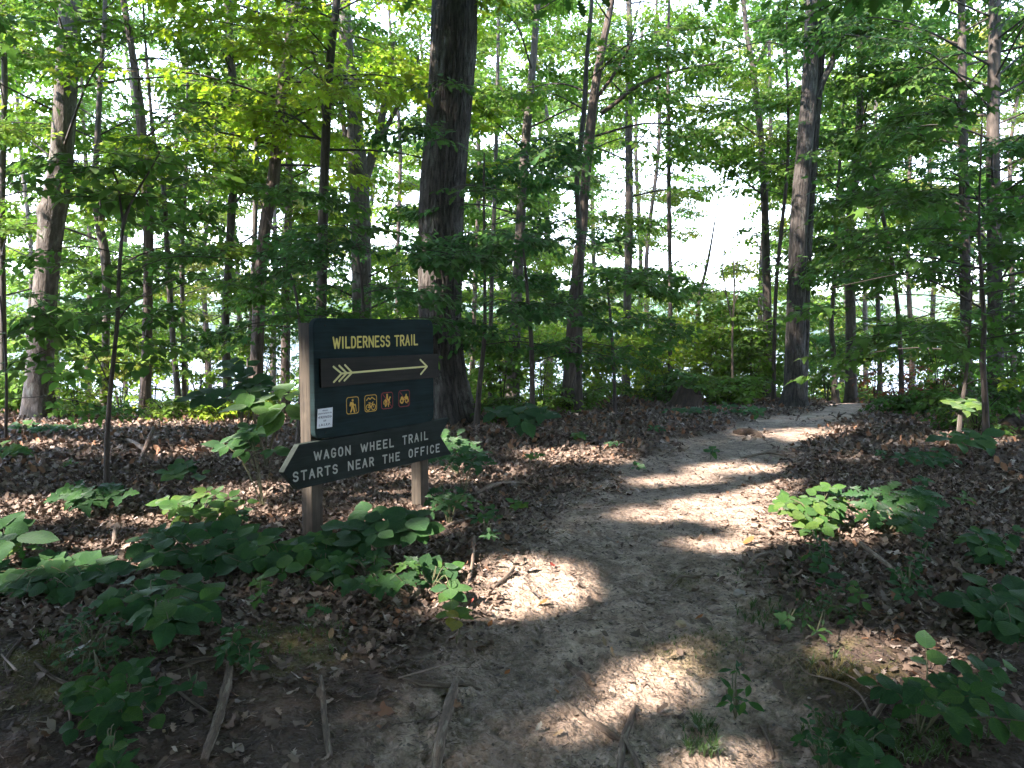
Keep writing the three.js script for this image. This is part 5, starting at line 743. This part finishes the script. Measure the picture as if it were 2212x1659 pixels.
[
  { label: 'dark leafy plant at the left edge of the bank, behind the big pale leaves', cx: 110, cy: 1250, rx: 130, ry: 42, d: 4.3, n: 15, len: 0.12, leaf: 'round', mats: dk },
  { label: 'dark broad-leaved plant in the middle of the left bank', cx: 430, cy: 1190, rx: 150, ry: 50, d: 4.6, n: 17, len: 0.14, leaf: 'ovate', wide: 1.25, mats: dk },
  { label: 'plant with large pale green leaves overhanging the bare bank at the left', cx: 340, cy: 1310, rx: 110, ry: 42, d: 3.8, n: 10, len: 0.15, leaf: 'ovate', wide: 1.35, pitch: -0.2 },
  { label: 'rounded-leaf plant on the bank just left of the left post', cx: 610, cy: 1205, rx: 95, ry: 52, d: 4.5, n: 14, len: 0.105, leaf: 'round', mats: D },
  { label: 'low plant wrapping the foot of the left post', cx: 700, cy: 1215, rx: 80, ry: 55, d: 4.55, n: 12, len: 0.105, leaf: 'round', mats: D },
  { label: 'upright plant with large toothed leaves between the two posts', cx: 825, cy: 1135, rx: 85, ry: 40, d: 4.75, n: 9, len: 0.16, leaf: 'ovate', wide: 1.35, mats: dk },
  { label: 'low spreading plant below the toothed leaves at the right post', cx: 800, cy: 1235, rx: 95, ry: 40, d: 4.3, n: 10, len: 0.1, leaf: 'maple', mats: D },
  { label: 'small plant at the end of the leafy bank, touching the sunlit trail', cx: 930, cy: 1265, rx: 45, ry: 32, d: 4.25, n: 4, len: 0.1, leaf: 'ovate', wide: 1.3 },
  { label: 'sunlit yellow-green sprig in the leaf litter left of the arrow tip', cx: 425, cy: 1090, rx: 115, ry: 26, d: 5.6, n: 10, len: 0.12, leaf: 'ovate', mats: lime, per: [3, 5] },
  { label: 'dark flat spray of leaves below the forked sapling', cx: 185, cy: 1065, rx: 95, ry: 20, d: 6.0, n: 8, len: 0.15, leaf: 'maple', mats: dk },
  { label: 'plant with one large dark leaf at the left picture edge', cx: 15, cy: 1155, rx: 20, ry: 20, d: 4.6, n: 2, len: 0.22, leaf: 'round', mats: dk },
  { label: 'tiny sunlit seedling standing alone near the left picture edge', cx: 45, cy: 1190, rx: 22, ry: 18, d: 4.75, n: 2, len: 0.11, leaf: 'oak', mats: lime },
  { label: 'pawpaw-like plant with very large leaves leaning towards the left post', name: 'large_leaf_plant', cx: 575, cy: 865, rx: 70, ry: 32, d: 6.3, n: 4, len: 0.21, leaf: 'round', wide: 0.85, pitch: -0.15, mats: [D[0], D[1], D[3]], thick: 0.006, base: [575, 1010] },
  { label: 'dark large-leaved plant behind the pawpaw-like one, left of it', name: 'large_leaf_plant', cx: 500, cy: 830, rx: 90, ry: 50, d: 7.2, n: 7, len: 0.17, leaf: 'ovate', wide: 1.3, mats: dk, thick: 0.005, base: [520, 980] },
  { label: 'thin-stemmed seedling with two dark leaf layers, left of the arrow tip', cx: 545, cy: 960, rx: 60, ry: 30, d: 6.3, n: 5, len: 0.15, leaf: 'ovate', wide: 1.1, mats: dk, base: [570, 1100] },
  { label: 'lone seedling in the middle of the left leaf litter', cx: 405, cy: 1018, rx: 40, ry: 14, d: 7.2, n: 4, len: 0.13, leaf: 'round' },
  { label: 'oak seedling at the notched right end of the lower board', cx: 985, cy: 955, rx: 48, ry: 25, d: 7.4, n: 5, len: 0.18, leaf: 'oak', mats: dk },
  { label: 'lobed dark seedling between board end and the sun patch', cx: 1000, cy: 995, rx: 55, ry: 20, d: 6.6, n: 6, len: 0.14, leaf: 'oak', mats: dk },
  { label: 'lobed plant at the right side of the right post foot', cx: 970, cy: 1085, rx: 55, ry: 26, d: 5.5, n: 8, len: 0.11, leaf: 'oak', mats: dk },
  { label: 'small rounded seedling on the litter right of the right post', cx: 1045, cy: 1110, rx: 30, ry: 16, d: 5.2, n: 3, len: 0.07, leaf: 'ovate' },
  { label: 'sunlit plant with oval yellow-green leaves at the right edge of the trail', cx: 1760, cy: 1090, rx: 80, ry: 50, d: 5.35, n: 15, len: 0.105, leaf: 'ovate', wide: 1.25, mats: lime, per: [3, 4] },
  { label: 'dark lobed plant right of the oval-leaved sunlit one', cx: 1920, cy: 1090, rx: 110, ry: 38, d: 5.3, n: 13, len: 0.15, leaf: 'oak', wide: 1.25, mats: dk },
  { label: 'star-shaped small seedling below the oval-leaved sunlit plant', cx: 1757, cy: 1200, rx: 12, ry: 8, d: 4.75, n: 2, len: 0.07, leaf: 'narrow', per: [5, 6] },
  { label: 'dark seedling with drooping leaves below the star-shaped one', cx: 1780, cy: 1235, rx: 22, ry: 16, d: 4.45, n: 3, len: 0.09, leaf: 'ovate', mats: dk },
  { label: 'plant with rows of oval leaves at the right picture edge, upper one', cx: 2140, cy: 1170, rx: 60, ry: 40, d: 4.6, n: 4, len: 0.1, leaf: 'ovate', arches: [{ to: [2090, 1165, 4.6], n: 7 }, { to: [2205, 1145, 4.5], n: 7 }, { to: [2150, 1200, 4.5], n: 6 }] },
  { label: 'dark plant with large toothed leaves at the right picture edge', cx: 2160, cy: 1325, rx: 70, ry: 42, d: 3.7, n: 8, len: 0.15, leaf: 'ovate', wide: 1.3, mats: dk },
  { label: 'arching plant with rows of oval leaves in the lower right corner', cx: 2060, cy: 1490, rx: 90, ry: 45, d: 2.95, n: 5, len: 0.095, leaf: 'ovate', wide: 1.3, base: [1985, 1590], arches: [{ to: [2225, 1560, 2.8], n: 9 }, { to: [1895, 1480, 3.0], n: 7 }, { to: [2170, 1440, 3.1], n: 9 }, { to: [2000, 1400, 3.15], n: 6 }] },
  { label: 'very dark plant at the bottom right picture edge', cx: 1880, cy: 1625, rx: 45, ry: 30, d: 2.6, n: 4, len: 0.09, leaf: 'ovate', wide: 1.4, mats: dk },
  { label: 'big-leaved seedling on the litter below the maple sapling', cx: 2075, cy: 948, rx: 45, ry: 10, d: 8.4, n: 3, len: 0.24, leaf: 'paw', wide: 1.2 },
  { label: 'faint dark seedling left of the big-leaved seedling', cx: 2005, cy: 985, rx: 60, ry: 16, d: 7.8, n: 6, len: 0.13, leaf: 'ovate', mats: dk },
  { label: 'seedling with yellowing leaf at the lower left of the bright sun patch', cx: 985, cy: 1333, rx: 14, ry: 9, d: 3.65, n: 1, len: 0.1, leaf: 'ovate', wide: 1.3, mats: [M.yellowLeaf, M.limeLeaf], per: [4, 4] },
  { label: 'clump of rounded toothed leaves low in the left corner', cx: 250, cy: 1540, rx: 110, ry: 78, d: 2.95, n: 14, len: 0.085, leaf: 'round', wide: 1.0, per: [2, 4], mats: [D[0], D[1], D[3], D[4]] },
  { label: 'five-leaflet creeper on the bare bank above the left thick root', cx: 510, cy: 1425, rx: 34, ry: 36, d: 3.35, n: 7, len: 0.065, leaf: 'narrow', wide: 1.3, per: [5, 5], mats: dk },
  { label: 'trailing small-leaved vine on the mossy bank at the left', cx: 200, cy: 1420, rx: 75, ry: 60, d: 3.35, n: 22, len: 0.038, leaf: 'ovate', wide: 1.2, per: [2, 4], mats: dk },
  { label: 'dark drooping leaves at the bottom left picture edge', cx: 235, cy: 1645, rx: 50, ry: 18, d: 2.65, n: 5, len: 0.08, leaf: 'narrow', wide: 1.2, mats: dk },
  { label: 'dark small-leaved plant along the bottom right of the bank', cx: 1790, cy: 1600, rx: 70, ry: 40, d: 2.7, n: 10, len: 0.045, leaf: 'narrow', wide: 1.3, mats: dk },
  { label: 'young grass-like seedlings on the right bank below the wood chunk', cx: 1770, cy: 1330, rx: 70, ry: 40, d: 3.8, n: 8, len: 0.055, leaf: 'narrow', per: [3, 4] },
  { label: 'small leafy sprouts on the right bank near the lichened stick', cx: 1590, cy: 1500, rx: 28, ry: 22, d: 3.1, n: 4, len: 0.06, leaf: 'narrow', per: [3, 4] },
  { label: 'seedlings with toothed leaves at right, left of the rows of oval leaves', cx: 1960, cy: 1300, rx: 60, ry: 24, d: 4.0, n: 7, len: 0.065, leaf: 'ovate', mats: dk },
  { label: 'seedling on the crest left of the path at the wood chunk', cx: 1535, cy: 985, rx: 20, ry: 6, d: 8.6, n: 2, len: 0.1, leaf: 'ovate' },
  { label: 'low leaves at the crest in front of the stump', cx: 1500, cy: 890, rx: 60, ry: 12, d: 12.6, n: 6, len: 0.16, leaf: 'ovate', mats: dk },
  { label: 'low leaves on the crest in front of the twin trunk', cx: 1600, cy: 885, rx: 45, ry: 10, d: 12.8, n: 5, len: 0.15, leaf: 'ovate' },
  { label: 'drooping big-leaved plant right of the crooked sapling foot', cx: 1120, cy: 900, rx: 60, ry: 20, d: 9.6, n: 4, len: 0.24, leaf: 'ovate', wide: 1.2, mats: dk },
  { label: 'row of low seedlings on the left crest below the grey trunk', cx: 100, cy: 930, rx: 90, ry: 14, d: 10.5, n: 9, len: 0.15, leaf: 'maple', mats: D },
  { label: 'pale green leaf cluster at the left picture edge under the crest', cx: 20, cy: 965, rx: 30, ry: 12, d: 8.6, n: 4, len: 0.15, leaf: 'maple', mats: lime },
  { label: 'tiny seedling on the litter between the board end and the trail', cx: 1150, cy: 985, rx: 12, ry: 5, d: 7.6, n: 1, len: 0.08, leaf: 'ovate', mats: lime },
  { label: 'single bright seedling behind the maple sapling foot', cx: 2095, cy: 872, rx: 30, ry: 14, d: 9.6, n: 4, len: 0.16, leaf: 'round', mats: lime },
].forEach((o, i) => plant({ seed: 1300 + i * 11, ...o }));

{ // seedlings here and there in the litter
  [[1120, 1095, 5.0], [1330, 965, 8.6], [1420, 935, 9.8], [1250, 950, 9], [1380, 1015, 7.2], [740, 990, 8.0], [150, 1005, 7.6], [520, 1120, 5.4], [1990, 1045, 6.4], [2080, 1085, 5.8], [1900, 985, 8], [1700, 1350, 3.5], [1850, 1330, 3.7], [1995, 1210, 4.6], [690, 1320, 3.7], [560, 1300, 3.9], [420, 1490, 3.05], [1060, 1160, 4.8]].forEach(([x, y, d], i) => plant({ name: 'tiny_seedling', label: 'tiny green seedling sprouting alone from the forest floor', cat: 'seedling', group: 'tiny seedlings scattered over the forest floor', seed: 2200 + i, cx: x, cy: y - 8, rx: 10, ry: 4, d, base: [x, y], n: 1 + (i % 2), len: 0.045 + 0.004 * d, leaf: ['ovate', 'narrow', 'oak', 'maple'][i % 4], wide: 1.2, per: [3, 5], mats: i % 3 ? dk : lime }));
}

// ------------------------------------------------------------------ roots, sticks, logs, stones, single fallen leaves
function rod(name, label, cat, line, mat, o = {}) { // line of [x, y, width px, lift m] on the ground
  const P = line.map(([x, y, w, up]) => { const p = gp(x, y); p.y += (up ?? 0) - (o.sink ?? 0) * pxSize(w, -p.z) + pxSize(w, -p.z) * 0.25; return p; }), w = line.map(([, , q], i) => pxSize(q, -P[i].z) / 2), n = Math.max(16, line.length * 14), c = new THREE.CatmullRomCurve3(P, false, 'centripetal').getPoints(n), seed = line[0][0];
  if (o.hug) c.forEach((p, i) => { const f = i / n, g = height(p.x, p.z); p.y = lerp(p.y, Math.max(p.y, g - 0.2 * w[0]), 0.8); });
  const g = tube(c, c.map((_, i) => { const f = i / n * (w.length - 1), j = Math.min(w.length - 2, Math.floor(f)); return lerp(w[j], w[j + 1], f - j); }), 10, { around: 1, vs: 2, v0: seed * 0.1, caps: true, shape: (th, l, t) => 1 + 0.42 * fbm(Math.cos(th) * 1.5 + seed, Math.sin(th) * 1.5, l * 12, 3) + 0.25 * Math.max(0, noise(l * 9, seed)) ** 2 + 0.16 * fbm(Math.cos(th) * 4, Math.sin(th) * 4 + seed, l * 50, 2) });
  const b = P[0]; g.translate(-b.x, -b.y, -b.z);
  if (o.fork) { const gs = [g]; for (const F of o.fork) { const q = F.map(([x, y, ww, up]) => { const p = gp(x, y); p.y += up ?? 0.008; return p; }), cc = curve(q, 10), r2 = tube(cc, cc.map((_, i) => pxSize(lerp(F[0][2], F[F.length - 1][2], i / 10), -q[0].z) / 2), 7, { vs: 2, around: 1, caps: true }); r2.translate(-b.x, -b.y, -b.z); gs.push(r2); } const m = mesh(name, mergeGeometries(gs), mat); m.position.copy(b); return tag(m, label, cat, o.group); }
  const m = mesh(name, g, mat); m.position.copy(b); return tag(m, label, cat, o.group);
}
const R = (label, line, o = {}) => rod('tree_root', label, 'root', line, M.root, { sink: 0.02, hug: true, ...o });
const K = (label, line, o = {}) => rod('fallen_stick', label, 'stick', line, o.mat || M.stick, o);
R('thick root running towards the viewer at the bottom middle of the trail', [[985, 1472, 14], [975, 1510, 24], [962, 1560, 22], [950, 1610, 22], [940, 1680, 24]]);
R('thin root crossing above the thick middle root', [[870, 1466, 6], [910, 1478, 12], [960, 1484, 13], [1000, 1482, 9], [1040, 1492, 5]]);
R('pale thick root end sticking out of the left bank', [[497, 1446, 14, 0.02], [488, 1500, 20, 0.015], [470, 1560, 22], [452, 1615, 22], [440, 1650, 16]]);
R('slim upright root between the left bank and the middle root', [[694, 1468, 8, 0.01], [697, 1510, 13], [702, 1560, 13], [712, 1640, 14]]);
R('forked root near the sunlit spot at the bottom of the trail', [[1372, 1528, 9, 0.01], [1362, 1560, 15], [1348, 1600, 17], [1338, 1680, 17]], { fork: [[[1346, 1595, 12], [1362, 1625, 14], [1392, 1680, 16]]] });
R('half buried root lying diagonally across the trail below the sun patch', [[1205, 1505, 9], [1250, 1545, 19], [1300, 1572, 19], [1345, 1600, 13]], { sink: 0.45 });
R('short buried root knob in the middle of the trail', [[1222, 1432, 14], [1245, 1452, 24], [1270, 1470, 22], [1285, 1480, 10]], { sink: 0.45 });
R('branching root on the left bank leading to the creeper', [[480, 1420, 9], [420, 1432, 12], [370, 1450, 9], [310, 1440, 5]], { fork: [[[350, 1448, 7], [390, 1500, 7], [440, 1538, 9], [462, 1552, 6]]] });
R('long thin root slanting down the mossy left bank', [[75, 1432, 7], [110, 1462, 9], [150, 1482, 8], [190, 1510, 7], [240, 1520, 5]]);
R('root arch at the far left of the bare bank', [[0, 1340, 8], [30, 1345, 10], [75, 1350, 7], [30, 1400, 7], [12, 1430, 8], [20, 1460, 6]]);
R('short root standing in the lower left corner by the rounded leaves', [[262, 1520, 7, 0.01], [265, 1560, 10], [275, 1590, 9]]);
R('thin surface root running across the trail below the bright sun patch', [[820, 1580, 4], [900, 1560, 6], [980, 1545, 4]]);
R('pair of roots emerging at the right bank bottom', [[1640, 1560, 5], [1660, 1600, 9], [1672, 1640, 8]]);
K('crooked stick lying across the middle right of the trail', [[1440, 1275, 9], [1470, 1250, 8], [1500, 1246, 7], [1548, 1245, 5]]);
K('short bent stick with pale bark at the right trail edge', [[1612, 1230, 8, 0.01], [1630, 1213, 9, 0.02], [1656, 1203, 10, 0.02]]);
K('long pale stick slanting beside the wood chunk on the right', [[1858, 1197, 9, 0.06], [1890, 1215, 9, 0.04], [1930, 1245, 9, 0.03], [1975, 1275, 5]]);
K('thin stick lying level left of the wood chunk', [[1775, 1232, 7], [1810, 1228, 7], [1850, 1222, 6]]);
K('lichen covered stick rising at the bottom right', [[1935, 1500, 11, 0.05], [1912, 1535, 12, 0.04], [1880, 1575, 11, 0.02], [1852, 1615, 12], [1838, 1650, 12]]);
K('thin grey twig leading up from the lichen covered stick', [[1845, 1458, 8, 0.02], [1875, 1490, 8, 0.02], [1908, 1532, 6, 0.03]]);
K('long curved twig on the right bank above the grass tuft', [[1718, 1425, 3], [1745, 1465, 4, 0.02], [1800, 1480, 5, 0.02], [1850, 1505, 5, 0.02], [1882, 1545, 4]]);
K('lichened fallen branch behind the forked sapling', [[215, 975, 5, 0.04], [272, 965, 9, 0.06], [300, 975, 11, 0.05], [330, 1000, 8]]);
K('splintered upright stick stump beside the lichened branch', [[300, 1012, 9], [312, 990, 10, 0.06], [333, 962, 8, 0.2]], { mat: M.deadwood });
K('pale broken branch on the litter at the left above the dark leaves', [[110, 1225, 7], [170, 1210, 8, 0.02], [235, 1195, 6, 0.03], [250, 1165, 8, 0.06]]);
K('forked twig at the upper edge of the bright sun patch', [[1005, 1275, 6], [1018, 1240, 8, 0.02], [1025, 1180, 5, 0.06]]);
K('small stick lying inside the bright sun patch', [[1065, 1270, 6], [1090, 1255, 9, 0.01], [1110, 1235, 6, 0.02]]);
K('fallen branch on the litter just right of the right post', [[935, 1160, 6], [975, 1140, 8, 0.02], [1030, 1118, 5]]);
K('dead branch on the shaded litter between sign and path', [[1010, 1078, 7], [1055, 1062, 9, 0.03], [1110, 1050, 8, 0.03], [1160, 1052, 5]]);
K('curved dry stick on the crest litter right of the path', [[1885, 915, 6], [1900, 922, 7, 0.02], [1925, 930, 5]]);
K('thin long vine stem trailing from the leafy bank over the trail', [[880, 1285, 3], [905, 1320, 3], [945, 1370, 3], [1010, 1400, 3], [1090, 1405, 2]]);
K('straight twig on the right litter below the lobed plant', [[1880, 1165, 4], [1950, 1160, 4, 0.02], [2010, 1166, 3]]);
K('brown stick lying along the trail near the seedlings on the right', [[1560, 1395, 3], [1620, 1380, 4], [1690, 1392, 3]]);
K('fallen twig across the far trail bend', [[1600, 990, 4], [1660, 984, 5, 0.02], [1720, 990, 4]]);
K('grey stick low in the left corner beside the roots', [[120, 1495, 4], [150, 1545, 6, 0.01], [150, 1590, 5]]);
// rotting wood
rod('rotten_log', 'reddish crumbling chunk of rotten wood beside the far trail', 'log', [[1585, 936, 10], [1602, 938, 22], [1628, 941, 19], [1650, 946, 8]], M.rot, { sink: 0.1 });
rod('rotten_log', 'dark end of a log at the right picture edge', 'log', [[2165, 945, 40], [2195, 942, 62], [2260, 940, 62]], M.rot, { sink: 0 });
rod('wood_chunk', 'weathered splintered chunk of wood on the right bank', 'wood', [[1880, 1252, 10], [1900, 1262, 30], [1930, 1268, 34], [1955, 1262, 18]], M.deadwood, { sink: 0.2 });
rod('wood_chunk', 'split slab of weathered wood right of the splintered chunk', 'wood', [[1950, 1258, 12], [1975, 1252, 24], [2010, 1244, 22]], M.deadwood, { sink: 0.25 });
rod('wood_chunk', 'piece of bark lying under the oval-leaved sunlit plant', 'wood', [[1768, 1158, 14], [1790, 1172, 26], [1815, 1188, 18]], M.deadwood, { sink: 0.3 });
{ // tree stump
  const p = at(1478, 880, 13.6); p.y = height(p.x, p.z) - 0.05; const g = thing('tree_stump', 'dark decayed stump with a jagged rim on the crest left of the path', 'stump', p), H = 0.42, n = 44, c = Array.from({ length: 12 }, (_, i) => V(0.01 * i, H * i / 11, 0));
  const geo = tube(c, c.map((_, i) => 0.27 - 0.05 * i / 11), n, { around: 2, vs: 1, shape: (th, l, t) => 1 + 0.35 * Math.exp(-t * 4) * (0.6 + 0.5 * Math.sin(th * 5)) + 0.2 * fbm(Math.cos(th) * 3, Math.sin(th) * 3, l * 2, 3) });
  const a = geo.attributes.position; for (let i = 0; i < a.count; i++) { const y = a.getY(i); if (y > H * 0.8) a.setY(i, y + 0.16 * fbm(a.getX(i) * 12, a.getZ(i) * 12, 3, 2)); } geo.computeVertexNormals();
  mesh('side', geo, M.rot, g); const top = new THREE.CircleGeometry(0.21, 28).rotateX(-Math.PI / 2); { const q = top.attributes.position; for (let i = 0; i < q.count; i++) q.setY(i, 0.05 * fbm(q.getX(i) * 14, q.getZ(i) * 14, 5, 2)); top.computeVertexNormals(); } top.translate(0.1, H * 0.72, 0); mesh('top', top, M.deadwood, g);
}
function stone(label, x, y, w, flat, tone) {
  const p = gp(x, y), s = pxSize(w, -p.z) / 2, g = new THREE.IcosahedronGeometry(1, 4), a = g.attributes.position;
  for (let i = 0; i < a.count; i++) { const v = V().fromBufferAttribute(a, i), m = Math.max(Math.abs(v.x), Math.abs(v.y), Math.abs(v.z)), k = lerp(1, 0.75 / m, 0.55) * (1 + 0.35 * fbm(v.x * 1.3 + x, v.y * 1.3, v.z * 1.3 + y, 3)); a.setXYZ(i, v.x * k * s, v.y * k * s * flat, v.z * k * s * 0.8); }
  g.computeVertexNormals(); const mt = M.stone.clone(); mt.color = RGB(...tone); const o = mesh('stone', g, mt); o.position.copy(p).add(V(0, s * flat * 0.25, 0)); o.rotation.y = x; return tag(o, label, 'stone');
}
stone('flat angular pale stone at the right side of the trail', 1597, 1284, 36, 0.5, [0.34, 0.31, 0.27]); stone('ochre stone on the trail edge at the moss', 1472, 1350, 32, 0.5, [0.42, 0.33, 0.2]); stone('small round pebble in the middle of the trail below the sun patch', 1263, 1325, 11, 0.8, [0.4, 0.31, 0.23]); stone('grey wedge shaped stone at the left moss edge', 822, 1418, 22, 0.6, [0.3, 0.27, 0.23]); stone('pale clay lump at the bottom left of the trail', 1010, 1560, 20, 0.6, [0.42, 0.37, 0.3]); stone('pale pebble on the right bank in the small sun patch', 2010, 1422, 18, 0.6, [0.45, 0.36, 0.24]); stone('ochre pebble at the bottom left of the trail', 354, 1580, 10, 0.8, [0.4, 0.33, 0.2]);
function fallen(label, x, y, len, kind, mat, yaw, pitch = 0.1, roll = 0.2) { const p = gp(x, y), m = mesh('fallen_leaf', leafGeo(kind, { len: pxSize(len, -p.z), fold: 0.25, curl: 0.9, wave: 0.05, seed: x }), mat); m.position.copy(p).add(V(0, 0.012, 0)); m.rotation.set(roll, yaw, pitch, 'YXZ'); return tag(m, label, 'leaf'); }
fallen('dark red fallen leaf at the lower left edge of the bright sun patch', 1003, 1312, 26, 'maple', M.deadRed, 0.4); fallen('red fallen leaf at the upper right of the bright sun patch', 1196, 1228, 18, 'maple', M.deadRed, 2.2); fallen('orange curled leaf on the lower rim of the bright sun patch', 1158, 1311, 32, 'narrow', M.deadOrange, 0.1); fallen('orange-brown leaf on the trail below the yellowing seedling', 1055, 1358, 20, 'ovate', M.deadOrange, 1.2); fallen('small orange leaf on the shaded trail above the middle root', 1090, 1462, 18, 'ovate', M.deadOrange, 0.7); fallen('orange leaf on the half buried diagonal root', 1208, 1502, 16, 'ovate', M.deadOrange, 2.7); fallen('pale grey leaf flat on the bottom trail', 1157, 1585, 26, 'oak', M.deadGrey, 1.0); fallen('grey-brown lobed leaf on the bottom trail right of the pale grey one', 1195, 1595, 26, 'oak', M.deadTan, 0.2); fallen('large tan leaf standing by the forked root', 1335, 1435, 36, 'oak', M.deadTan, 2.6, 0.5); fallen('tan oak leaf on the trail near the moss', 1440, 1425, 34, 'oak', M.deadTan, -0.4, 0.3); fallen('ochre leaf lying on the trail near the crooked stick', 1500, 1343, 24, 'narrow', M.deadOrange, 0.2); fallen('tan five-pointed leaf right of the trail', 1830, 1275, 28, 'maple', M.deadTan, -1.0); fallen('orange leaf on the trail edge left of the sunlit plant', 1605, 1178, 32, 'ovate', M.deadOrange, 0.3); fallen('pale leaf stuck upright on the left bank', 712, 1385, 26, 'ovate', M.deadTan, 1.3, 0.9); fallen('pale curled leaf on the left bank by the roots', 735, 1435, 24, 'oak', M.deadTan, 0.9, 0.3); fallen('brown leaf leaning on the soil at the left moss edge', 1310, 1400, 26, 'oak', M.deadTan, 2.0, 0.2); fallen('whitish leaf lying flat on the right litter', 2150, 1070, 36, 'narrow', M.deadGrey, 0.05); fallen('large pale leaf under the left bank plants', 130, 1425, 80, 'paw', M.deadGrey, 0.15, 0.05); fallen('yellow leaf on the litter behind the right post', 845, 1053, 14, 'round', M.yellowLeaf, 0.4);

camera.updateMatrixWorld(); shadow(scene);
renderer.render(scene, camera);
